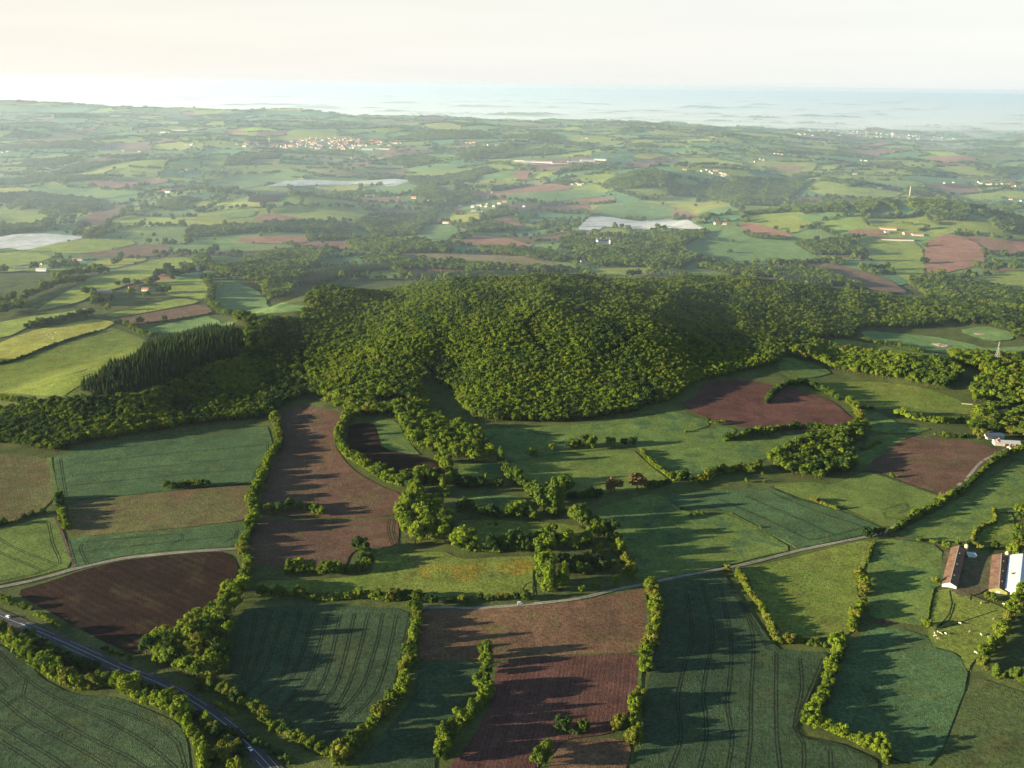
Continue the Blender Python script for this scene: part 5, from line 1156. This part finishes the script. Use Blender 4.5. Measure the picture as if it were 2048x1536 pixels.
mixed_wood('J', '1700 482 1640 520 1250 520 1230 578 1100 566 980 600 890 650 860 640', [(440, 1640), (425, 1750), (335, 1940), (300, 2060), (450, 2120), (700, 2010), (900, 1850), (960, 1760)], 'the wooded shoulder right of the hill', 5.6, (9.5, 12.5), (0, 0, 1, 1, 2), 'wood', 0)
wood('J', '890 652 1000 602 1150 622 1400 672 1680 697 1750 740 1720 800 1640 826 1500 788 1300 760 1180 740 1050 690', 'the wooded bank above the long meadow', 7.0, (10, 14), (0, 0, 1), 'wood', 60)
wood('J', '1680 642 1750 642 2048 672 2150 680 2150 900 2048 900 1980 908 1900 870 1800 888 1790 850 1840 740 1700 690', 'the wood below the pylon', 7.4, (10, 15), (0, 0, 1, 1), 'wood', 60)
wood('G', '1770 320 1850 300 1950 330 2048 330 2150 330 2150 540 2048 530 1990 470 1930 450 1850 480 1770 470 1740 400', 'the scattered trees round the right-hand houses', 11.0, (8, 13), (0, 1, 1, 3))
wood('P', '152 783 200 745 280 692 340 670 440 657 480 662 490 690 470 718 400 733 340 768 260 788 190 793', 'the spruce plantation', 5.0, (8.5, 14.5), (0,), 'conifer', 300)
wood('I', '140 215 300 180 650 155 670 175 420 200 290 255 140 275', 'the far spruce stand behind the hill', 4.8, (13, 17), (0,), 'conifer')
wood('I', '850 200 1440 200 1450 225 900 225', 'the spruces on the hill crest', 6.0, (11, 14), (0,), 'conifer')
wood('J', '850 270 1000 290 1130 310 1050 330 880 320', 'pines on the shoulder crest', 7.5, (12, 15), (0,), 'conifer')
wood('H', '1430 270 1530 270 1640 290 1620 300 1450 290', 'spruces in the valley', 6.0, (12, 15), (0,), 'conifer')
wood('J', '-120 120 0 100 250 65 420 105 500 200 300 240 0 222 -120 200', 'the woods round the manor house', 8.0, (11, 16), (1, 0, 1))
wood('J', '1470 302 1620 272 1800 300 2048 372 2150 390 2150 480 2048 470 1850 420 1700 402 1560 360', 'the woods belt by the right edge', 7.5, (11, 16), (1, 2, 1, 0))
wood('J', '1560 330 1700 400 2048 480 2048 600 1900 510 1700 500 1600 420', 'the misty wooded dale at the right', 8.0, (10, 14), (1, 2, 1))
wood('M', '210 650 400 600 640 600 880 612 780 690 700 720 560 720 460 735 330 705', 'the far wooded hill', 9.0, (11, 14), (0, 0, 0))
wood('M', '1440 740 1560 700 1750 762 1740 830 1600 830 1430 782', 'the far wood below the mast', 9.0, (11, 14), (0, 0, 1))
wood('M', '1390 652 1480 642 1640 722 1560 700 1400 690', 'the far wood at the mast', 9.0, (12, 16), (1, 0))
wood('M', '1850 822 2048 802 2150 800 2150 900 2048 900 1900 900', 'the far right wood', 9.0, (12, 16), (0, 1, 0))
wood('M', '760 780 900 780 1080 790 1080 760 850 740', 'far shelter wood', 9.0, (11, 15), (1, 0))
wood('M', '1090 720 1250 730 1250 780 1110 780', 'far wood block', 9.0, (11, 15), (1, 0))
wood('K', '-60 735 0 732 400 727 600 802 560 830 330 840 180 792 0 782 -60 782', 'the dark far wood', 8.0, (13, 18), (2, 2, 1))
wood('K', '1640 902 2030 902 2030 960 1500 960', 'the far valley wood', 8.5, (12, 16), (1, 1, 2))
wood('K', '920 772 1160 742 1020 832 920 802', 'the young far plantation', 7.0, (7, 9), (0, 0))
wood('L', '1600 682 1850 592 2040 622 2040 690 1760 710', 'the far round wooded hill', 10.0, (12, 16), (0, 1))
wood('L', '320 532 480 502 640 512 600 560 420 560', 'far wood below the village', 11.0, (12, 16), (1, 0))
wood('L', '520 702 620 682 700 740 860 720 860 780 720 810 560 760', 'the wood left of the hamlet', 9.0, (12, 16), (1, 0, 1))
wood('L', '200 902 400 860 640 830 660 850 560 920 480 960 300 960 180 930', 'the long valley wood', 9.0, (12, 16), (1, 0, 1))
wood('H', '1120 230 1220 210 1230 290 1400 280 1440 240 1560 200 1800 180 1900 200 1860 260 1780 300 1720 400 1700 450 1560 490 1540 400 1420 350 1300 330 1230 300', 'the valley wood left of the hill', 8.0, (11, 16), (1, 0, 1, 0))
wood('I', '480 120 700 90 700 130 950 150 1000 130 1180 160 1700 180 1700 200 1000 180 700 170 480 140', 'trees just behind the hill crest', 9.0, (12, 16), (1, 0, 1))
wood('I', '380 30 600 10 950 50 1000 80 700 80 420 70', 'the poplar belt beyond the tan field', 9.0, (13, 17), (1, 0, 0))
wood('I', '1160 40 1500 60 1800 120 1560 130 1400 95 1180 80', 'the young plantation beyond the tan field', 7.0, (9, 12), (1, 0))

BAR = [(ground(px('P', s))[:, :2], w) for s, w in ((('612 785 606 740 602 700 598 650'), 3.5), ('860 835 872 800 868 765 850 740', 7.0), ('1068 640 1052 660 1070 690 1095 712', 4.0), ('1150 735 1200 722 1250 690 1310 655', 4.0), ('905 640 960 655 1010 715', 2.0), ('1290 800 1330 750 1480 735', 2.5))]
CLEAR = [ground(px('E', '280 120 480 110 500 160 300 185'))[:, :2], ground(px('E', '700 80 740 60 860 260 760 270'))[:, :2]]
def hexgrid(W, s, rng):
    x0, y0 = W.min(0); x1, y1 = W.max(0)
    gx, gy = np.meshgrid(np.arange(x0, x1, s), np.arange(y0, y1, s * .87)); gx = gx + (np.arange(gx.shape[0]) % 2)[:, None] * s * .5
    x = gx.ravel() + rng.uniform(-.33, .33, gx.size) * s; y = gy.ravel() + rng.uniform(-.33, .33, gx.size) * s
    k = inside(W, x, y); return x[k], y[k]
def clear_of(x, y, near_only=True):
    ok = road_clear(x, y) & built_clear(x, y)
    for W in FIELD_POLYS:
        lo, hi = W.min(0), W.max(0); k = np.where(ok & (x > lo[0]) & (x < hi[0]) & (y > lo[1]) & (y < hi[1]))[0]
        if len(k): ok[k[inside(W, x[k], y[k])]] = False
    return ok
def shown(x, y, z):
    u, v = pix(np.asarray(x), np.asarray(y), np.asarray(z)); return (u > -10) & (u < 2058) & (v > 0) & (v < 1560)
CON = []; BRO = []
for n, (W, where, sp, size, tints, key, singles) in enumerate(WOODS):
    rng = np.random.RandomState(900 + n); x, y = hexgrid(soften(W), sp, rng)
    ok = clear_of(x, y)
    for C, w in BAR:
        Cc = catmull(C, 5.0); ok &= np.min(np.hypot(x[:, None] - Cc[None, :, 0], y[:, None] - Cc[None, :, 1]), axis=1) > w
    for P_ in CLEAR: ok &= ~inside(P_, x, y)
    if key == 'wood':                                     # spruces keep their ground
        for m in WOODS:
            if m[5] == 'conifer': ok &= ~inside(m[0], x, y)
    if key == 'conifer': ok &= rng.rand(len(x)) > .14
    x, y = x[ok], y[ok]; N = len(x)
    h = rng.uniform(*size, N) * rng.choice((.84, .94, 1, 1, 1.08), N); w = sp * rng.choice((1.25, 1.5, 1.7, 2.1), N) * rng.uniform(.9, 1.1, N) if key == 'wood' else h * rng.uniform(.85, 1.05, N)
    # light and dark stands follow each other over the hill
    z = H(x, y); pat = waves(x, y, 170, 70, 4) + .6 * waves(x, y, 60, 74, 4)
    tt = np.array([tints[i] for i in rng.randint(0, len(tints), N)])
    if key == 'wood' and N > 400: tt = np.where(pat > 1.7, 2, np.where(pat > .75, np.minimum(tt + 1, 2), np.where(pat < -.6, np.where(rng.rand(N) < .12, 3, np.maximum(tt - 1, 0)), tt)))
    if key == 'wood' and N > 400: h = h * (1 + .10 * np.clip(waves(x, y, 90, 20, 4), -1.5, 1.5)); w = w * np.where(pat > .75, 1.15, 1.0)
    vis = shown(x, y, z + h * .6); dist = np.hypot(np.hypot(x, y), CAM_H - z)
    (CON if key == 'conifer' else BRO).append((x, y, z, h, w, tt, where, singles, vis, dist))
def take(lst, most):
    """mark the trees that show largest, wood by wood, as things of their own"""
    tot = 0; out = []
    for x, y, z, h, w, tt, where, singles, vis, dist in lst:
        k = np.zeros(len(x), bool)
        if singles:
            o = np.argsort(dist + 1e6 * ~vis)[:min(singles, most - tot)]; k[o[vis[o]]] = True; tot += int(k.sum())
        out.append(k)
    return out
gr = random.Random(77)
kb = take(BRO, 300); kc = take(CON, 300)
for (x, y, z, h, w, tt, where, singles, vis, dist), k in zip(BRO, kb):
    for i in np.where(k)[0]:
        single('woodland_tree', 'wood', int(tt[i]), (x[i], y[i], z[i] - .2), h[i], w[i], f'{LOOK[min(int(tt[i]), 3)]} tree crowded into ' + where, 'tree', 'trees of ' + where, gr)
for (x, y, z, h, w, tt, where, singles, vis, dist), k in zip(CON, kc):
    for i in np.where(k)[0]:
        single('spruce_tree', 'conifer', 0, (x[i], y[i], z[i] - .2), h[i], h[i] * 1.4, 'dark pointed spruce at the front of ' + where, 'tree', 'spruces of ' + where, gr)
def gather(lst, ks):
    A = [np.concatenate([np.asarray(l[j])[~k] for l, k in zip(lst, ks)]) for j in range(6)]; return A
mr = np.random.RandomState(5)
x, y, z, h, w, tt = gather(BRO, kb); N = len(x)
mass('forest', 'dense spring-green broadleaf woods over hill, banks and valleys', 'forest', 'wood', np.column_stack([x, y, z - .2]), np.column_stack([w, w * mr.uniform(.9, 1.1, N), h]), mr.uniform(0, 6.28, N), np.clip(tt, 0, 3) * 5 + mr.randint(0, 5, N))
x, y, z, h, w, tt = gather(CON, kc); N = len(x)
mass('spruce_forest', 'dark spruce and pine stands among the woods', 'forest', 'conifer', np.column_stack([x, y, z - .2]), np.column_stack([h * 1.4, h * 1.4, h]), mr.uniform(0, 6.28, N), mr.randint(0, 4, N))

# trees of the hedges: those that show largest are things, the others join the hedgerow mass
cz = [float(H(c[0], c[1])) for c in CAND]
xs = np.array([c[0] for c in CAND]); ys = np.array([c[1] for c in CAND]); rc = road_clear(xs, ys, 1.0)
sizepx = [c[2] * c[3] / (c[0] ** 2 + c[1] ** 2 + (CAM_H - z_) ** 2) if shown(c[0], c[1], z_ + c[2] * .5) else 0 for c, z_ in zip(CAND, cz)]
order = np.argsort(-np.array(sizepx)); lim = {'tree': 300, 'shrub': 300}; keep = set()
for i in order:
    if sizepx[i] <= 0 or not rc[i]: continue
    kd = 'shrub' if CAND[i][5] == 'shrub' else 'tree'
    if lim[kd] > 0: lim[kd] -= 1; keep.add(int(i))
for i, (c, z_) in enumerate(zip(CAND, cz)):
    x, y, h, w, tint, st, where, n, end = c
    if not rc[i]: continue
    if i in keep:
        kd = 'shrub' if st == 'shrub' else 'tree'
        lab = f'{LOOK[tint]} {kd} {where}, {ordinal(n)} of them' if end is None else f'{ordinal(n)} {kd} from {end} end of {where}'
        single('hedgerow_shrub' if kd == 'shrub' else 'hedgerow_tree', st, tint, (x, y, z_ - .15), h, w, lab, kd, ('hedge' + kd + 's') if end else None, gr)
    else: REST_TREES.append((x, y, h, w, min(tint, 3)))

# hedgerows of the far patchwork
hr = np.random.RandomState(31); SX, SY, SH, SW, SR, ST = [], [], [], [], [], []; TX, TY, TH, TT = [], [], [], []
for E in EDGES:
    m = E[len(E) // 2]; D_ = float(np.hypot(*m))
    C = catmull(E, 6.0); d = np.concatenate([[0], np.cumsum(np.hypot(*np.diff(C, axis=0).T))]); s = hr.uniform(0, 8)
    near = D_ < 4300; full = hr.uniform(.55, 1.0)
    while s < d[-1]:
        x, y = np.interp(s, d, C[:, 0]), np.interp(s, d, C[:, 1])
        if near:
            h = hr.choice((5, 8, 11, 14, 18)) * hr.uniform(.8, 1.2)
            if hr.rand() < full: TX.append(x); TY.append(y); TH.append(h); TT.append(hr.choice((0, 1, 0, 1, 2)))
            s += hr.uniform(5, 11)
        else:
            ln = hr.uniform(22, 42) * (1 + .5 * (D_ > 8000)); j = max(1, np.searchsorted(d, s)); t = C[min(j, len(C) - 1)] - C[j - 1]
            if hr.rand() < full: SX.append(x); SY.append(y); SH.append(hr.uniform(8, 15)); SW.append(ln); SR.append(math.atan2(t[1], t[0])); ST.append(hr.randint(0, 4))
            s += ln * hr.uniform(.7, 1.3)
for ring, k in PATCH:                                        # woods and lone trees of the patchwork
    D_ = float(np.hypot(*ring.mean(0))); 
    if k == 'wood':
        sp = 9.0 if D_ < 4500 else 16.0 if D_ < 7000 else 24.0
        x, y = hexgrid(ring, sp, hr); TX += list(x); TY += list(y); TH += list(hr.uniform(10, 15, len(x)) * (1 + .3 * (sp > 10))); TT += list(hr.choice((0, 1, 0, 1), len(x)))
    elif hr.rand() < .5 and D_ < 6000:
        for _ in range(hr.randint(1, 5)):
            a, b = ring[hr.randint(len(ring))], ring.mean(0); t = hr.uniform(.1, .8); p = a * t + b * (1 - t); TX.append(p[0]); TY.append(p[1]); TH.append(hr.uniform(7, 13)); TT.append(hr.choice((0, 1, 2)))
TX, TY, TH, TT = map(np.array, (TX, TY, TH, TT)); ok = clear_of(TX, TY)
for W, *_ in WOODS: ok &= ~inside(W, TX, TY)
TX, TY, TH, TT = TX[ok], TY[ok], TH[ok], TT[ok]
rx = np.array(REST_TREES)
if len(rx): TX, TY, TH, TT = np.concatenate([TX, rx[:, 0]]), np.concatenate([TY, rx[:, 1]]), np.concatenate([TH, rx[:, 2]]), np.concatenate([TT, rx[:, 4]]).astype(int)
N = len(TX); big = np.where(np.hypot(TX, TY) > 4500, 1.5, 1.0)
mass('hedgerow_forest', 'countless hedgerow trees and copses of the far farmland', 'hedgerow', 'spread', np.column_stack([TX, TY, H(TX, TY) - .3]), np.column_stack([TH * big * hr.uniform(.85, 1.15, N), TH * big * hr.uniform(.85, 1.15, N), TH]), hr.uniform(0, 6.28, N), TT * 5 + hr.randint(0, 5, N))
SX, SY, SH, SW, SR, ST = map(np.array, (SX, SY, SH, SW, SR, ST)); ok = clear_of(SX, SY); N = int(ok.sum())
mass('hedgerow_vegetation', 'thin dark lines of distant hedgerows', 'hedgerow', 'stretch', np.column_stack([SX, SY, H(SX, SY) - .3])[ok], np.column_stack([SW, SH * 2.2, SH * 1.5])[ok], SR[ok], ST[ok])
print('TREES', len(CAND), len(keep), 'forest', sum(len(b[0]) for b in BRO), 'con', sum(len(b[0]) for b in CON), 'far', len(TX), N, 'cells', len(PATCH))
# ------------------------------------------------------------------ haze
def closed_box(name, x0, x1, y0, y1, z0, z1, dens, color, g, label):
    b = MB().box(x0, x1, y0, y1, z0, z1)
    m = bpy.data.materials.new(name); m.use_nodes = True; nt = m.node_tree; nt.nodes.remove(nt.nodes['Principled BSDF'])
    v = nd(nt, 'ShaderNodeVolumePrincipled'); v.inputs['Color'].default_value = (*color, 1); v.inputs['Density'].default_value = dens; v.inputs['Anisotropy'].default_value = g
    nt.links.new(v.outputs[0], nt.nodes['Material Output'].inputs['Volume'])
    o = b.build(name, m); return prop(o, label, 'haze', kind='stuff')
closed_box('haze', -97000, 97000, -500, 97000, -95, 460, 1.1e-5, (0.53, 0.66, 0.82), 0.3, 'thin morning haze over the whole landscape')
closed_box('mist', -60000, 60000, 1450, 96000, -80, 250, 1.15e-4, (0.53, 0.66, 0.82), 0.3, 'low morning mist lying over the far farmland')
closed_box('fog', -60000, 60000, 10900, 95000, -70, 28, 2.6e-3, (0.90, 0.92, 0.96), 0.3, 'white fog bank filling the far valleys')
def prism(name, pts, z0, z1, dens, label):
    n = len(pts); b = MB().poly([(x, y, z0) for x, y in pts] + [(x, y, z1) for x, y in pts], tuple(range(n))[::-1], tuple(range(n, 2 * n)), *[(i, (i + 1) % n, n + (i + 1) % n, n + i) for i in range(n)])
    m = bpy.data.materials['fog'].copy(); m.name = name; m.node_tree.nodes['Principled Volume'].inputs['Density'].default_value = dens
    return prop(b.build(name, m), label, 'fog', kind='stuff')
prism('fog_patch', [(500, 9700), (1200, 8700), (1900, 7600), (2500, 6800), (3400, 6300), (5000, 6200), (7000, 7000), (9000, 9000), (9500, 10800), (1500, 10800), (700, 10500)], -60, 10, 7e-4, 'thin ground fog drifting over the right plain')
# ------------------------------------------------------------------ cars
def car(name, p, rz, label, van=False, mat=None):
    g = p; e = empty(name, g, rz); prop(e, label, 'van' if van else 'car'); mat = mat or M_CARW
    L, Wd, hh = (4.6, 1.9, 2.0) if van else (4.3, 1.78, 1.46); l, d = L / 2, Wd / 2
    prof = [(-l, .35), (-l, .80), (-l + .15, .92), (l - 1.15, .92), (l - .12, .78), (l, .55), (l, .35)]
    if van: prof = [(-l, .35), (-l, .95), (-l + .05, 1.05), (l - 1.0, 1.05), (l - .1, .9), (l, .55), (l, .35)]
    n = len(prof); b = MB().poly([(x, -d, z) for x, z in prof] + [(x, d, z) for x, z in prof], tuple(range(n))[::-1], tuple(range(n, 2 * n)), *[(i, (i + 1) % n, n + (i + 1) % n, n + i) for i in range(n)]); b.build('body', mat, e)
    zb = .92 if not van else 1.05; x0, x1, x2, x3 = (-l + .25, -l + .85, l - 2.0, l - 1.25) if not van else (-l + .02, -l + .1, l - 1.7, l - 1.05)
    MB().poly([(x0, -d + .06, zb), (x3, -d + .06, zb), (x3, d - .06, zb), (x0, d - .06, zb), (x1, -d + .2, hh - .06), (x2, -d + .2, hh - .06), (x2, d - .2, hh - .06), (x1, d - .2, hh - .06)], (0, 1, 5, 4), (1, 2, 6, 5), (2, 3, 7, 6), (3, 0, 4, 7)).build('window', M_GLASS if not van else M_GLASS, e)
    MB().box(x1 - .02, x2 + .02, -d + .17, d - .17, hh - .07, hh).build('roof', mat, e)
    for sx in (-l + .8, l - .8):
        for sy in (-1, 1): MB().tube((sx, sy * (d - .2), .32), (sx, sy * (d + .02), .32), .32, .32, 12).build('wheel', M_RUBBER, e)
    for sy in (-1, 1): MB().box(l - .06, l + .02, sy * (d - .35) - .2, sy * (d - .35) + .2, .58, .74).build('headlight', M_WALL_W, e)
def road_frame(p, off):
    q = ground([p])[0][:2]; k = int(np.argmin(np.hypot(*(RC - q).T))); t = RC[min(k + 1, len(RC) - 1)] - RC[k - 1]; t = t / np.hypot(*t); c = RC[k] + np.array([-t[1], t[0]]) * off
    return (float(c[0]), float(c[1]), float(H(*c)) + .44), math.atan2(t[1], t[0])
g_, a_ = road_frame((18, 1239), 1.9); car('white_car', g_, a_ + math.pi, 'white car near the left end of the main road')
g_, a_ = road_frame((496, 1497), -1.9); car('white_car', g_, a_, 'white car at the bottom of the road bend')
q_ = ground([(1040, 1209)])[0]; car('white_van', (q_[0], q_[1], float(H(q_[0], q_[1])) + .46), .15, 'white van parked on the gravel lane beside a tree', True)
def arrow(p):
    g, a = road_frame(p, 0.6); c, s = math.cos(a), math.sin(a); P = [(-3, -.25), (1, -.25), (1, -.8), (3.2, 0), (1, .8), (1, .25), (-3, .25)]
    V = []
    for x, y in P: X, Y = g[0] + x * c - y * s, g[1] + x * s + y * c; V.append((X, Y, float(H(X, Y)) + .47))
    link('painted_arrow', mesh('painted_arrow', V, [tuple(range(7))], [mat_paint]), road)
arrow((47, 1250))
# ------------------------------------------------------------------ cows
def cow_mesh(graze, mat):
    J = {'hip': ((-.75, 0, 1.18), (.30, .34)), 'mid': ((0, 0, 1.10), (.36, .40)), 'chest': ((.62, 0, 1.15), (.31, .38)), 'rump': ((-.98, 0, 1.22), (.18, .20))}
    J.update({'neck': ((1.05, 0, .85 if graze else 1.35), (.17, .2)), 'poll': ((1.30, 0, .50 if graze else 1.55), (.13, .14)), 'muzzle': ((1.52, 0, .16 if graze else 1.33), (.075, .08)), 'tail': ((-1.12, 0, .75), (.03, .03))})
    E = [('hip', 'mid'), ('mid', 'chest'), ('hip', 'rump'), ('chest', 'neck'), ('neck', 'poll'), ('poll', 'muzzle'), ('rump', 'tail')]
    for s, n in ((-1, 'a'), (1, 'b')):
        J['fk' + n] = ((.62, .2 * s, .62), (.11, .11)); J['fw' + n] = ((.66, .2 * s, .32), (.065, .065)); J['ff' + n] = ((.64, .2 * s, .04), (.07, .07))
        J['hk' + n] = ((-.66, .22 * s, .72), (.15, .15)); J['hh' + n] = ((-.92, .2 * s, .42), (.07, .07)); J['hf' + n] = ((-.86, .2 * s, .04), (.07, .07))
        J['ea' + n] = ((1.22, .24 * s, .56 if graze else 1.58), (.04, .05)); E += [('chest', 'fk' + n), ('fk' + n, 'fw' + n), ('fw' + n, 'ff' + n), ('hip', 'hk' + n), ('hk' + n, 'hh' + n), ('hh' + n, 'hf' + n), ('poll', 'ea' + n)]
    K = list(J); me = bpy.data.meshes.new('cow'); me.from_pydata([J[k][0] for k in K], [(K.index(a), K.index(b)) for a, b in E], [])
    o = bpy.data.objects.new('cow_build', me); COL.objects.link(o)
    md = o.modifiers.new('s', 'SKIN'); o.modifiers.new('u', 'SUBSURF').levels = 1
    for i, k in enumerate(K): v = me.skin_vertices[0].data[i]; v.radius = J[k][1]; v.use_root = k == 'mid'
    dg = bpy.context.evaluated_depsgraph_get(); r = bpy.data.meshes.new_from_object(o.evaluated_get(dg)); r.materials.clear(); r.materials.append(mat); r.name = 'cow'
    bpy.data.objects.remove(o); return r
M_COW = mat_plain('cow_cream', (0.46, 0.33, 0.22), 0.9, 0.12, 1.5); M_COWW = mat_plain('cow_white', (0.56, 0.51, 0.43), 0.9, 0.08, 1.5)
CM = [cow_mesh(True, M_COW), cow_mesh(False, M_COW), cow_mesh(True, M_COWW), cow_mesh(False, M_COWW)]
rc_ = random.Random(3)
def cow(q, white, label, group):
    g = ground([q])[0]; o = link('cow', CM[rc_.randrange(2) + (2 if white else 0)]); o.location = (g[0], g[1], float(H(g[0], g[1])) + (.45 if g[1] < 1500 else .8)); o.rotation_euler.z = rc_.uniform(0, 6.28); o.scale = (1.15,) * 3
    prop(o, label, 'cow', group)
CL = ['cream cow alone near the middle of the barn pasture', 'pale cow second in the line across the barn pasture', 'pale cow third in the line across the barn pasture', 'tan cow at the oak row end of the cow line', 'tan cow below the farm corner near the oaks', 'tan cow alone at the narrow foot of the pasture', 'tan cow beside the round bush below the barn',
      'cream cow at the shaded farm corner', 'tan cow just below the shaded farm corner'] + ['tan cow in the tight group on the pasture path'] * 5 + ['small pale cow just below the tight group']
for q, lb in zip(px('C', '1695 545 1750 588 1812 608 1855 620 1880 520 1782 705 1812 432 1935 440 1950 452 1557 600 1575 593 1590 600 1562 613 1617 602 1577 630'), CL): cow(q, rc_.random() < .3, lb, 'cows in the pasture below the barns')
for q in px('H', '250 687 270 680 285 690 300 675 315 690 325 665 340 672 430 663 290 668 310 700 265 697 280 675'): cow(q, True, 'white cow of the herd on the golden pasture', 'white cows on the golden pasture')
for q in px('H', '1300 380 1380 400 1396 412'): cow(q, True, 'pale cow in the hollow green field', 'cows in the hollow green field')
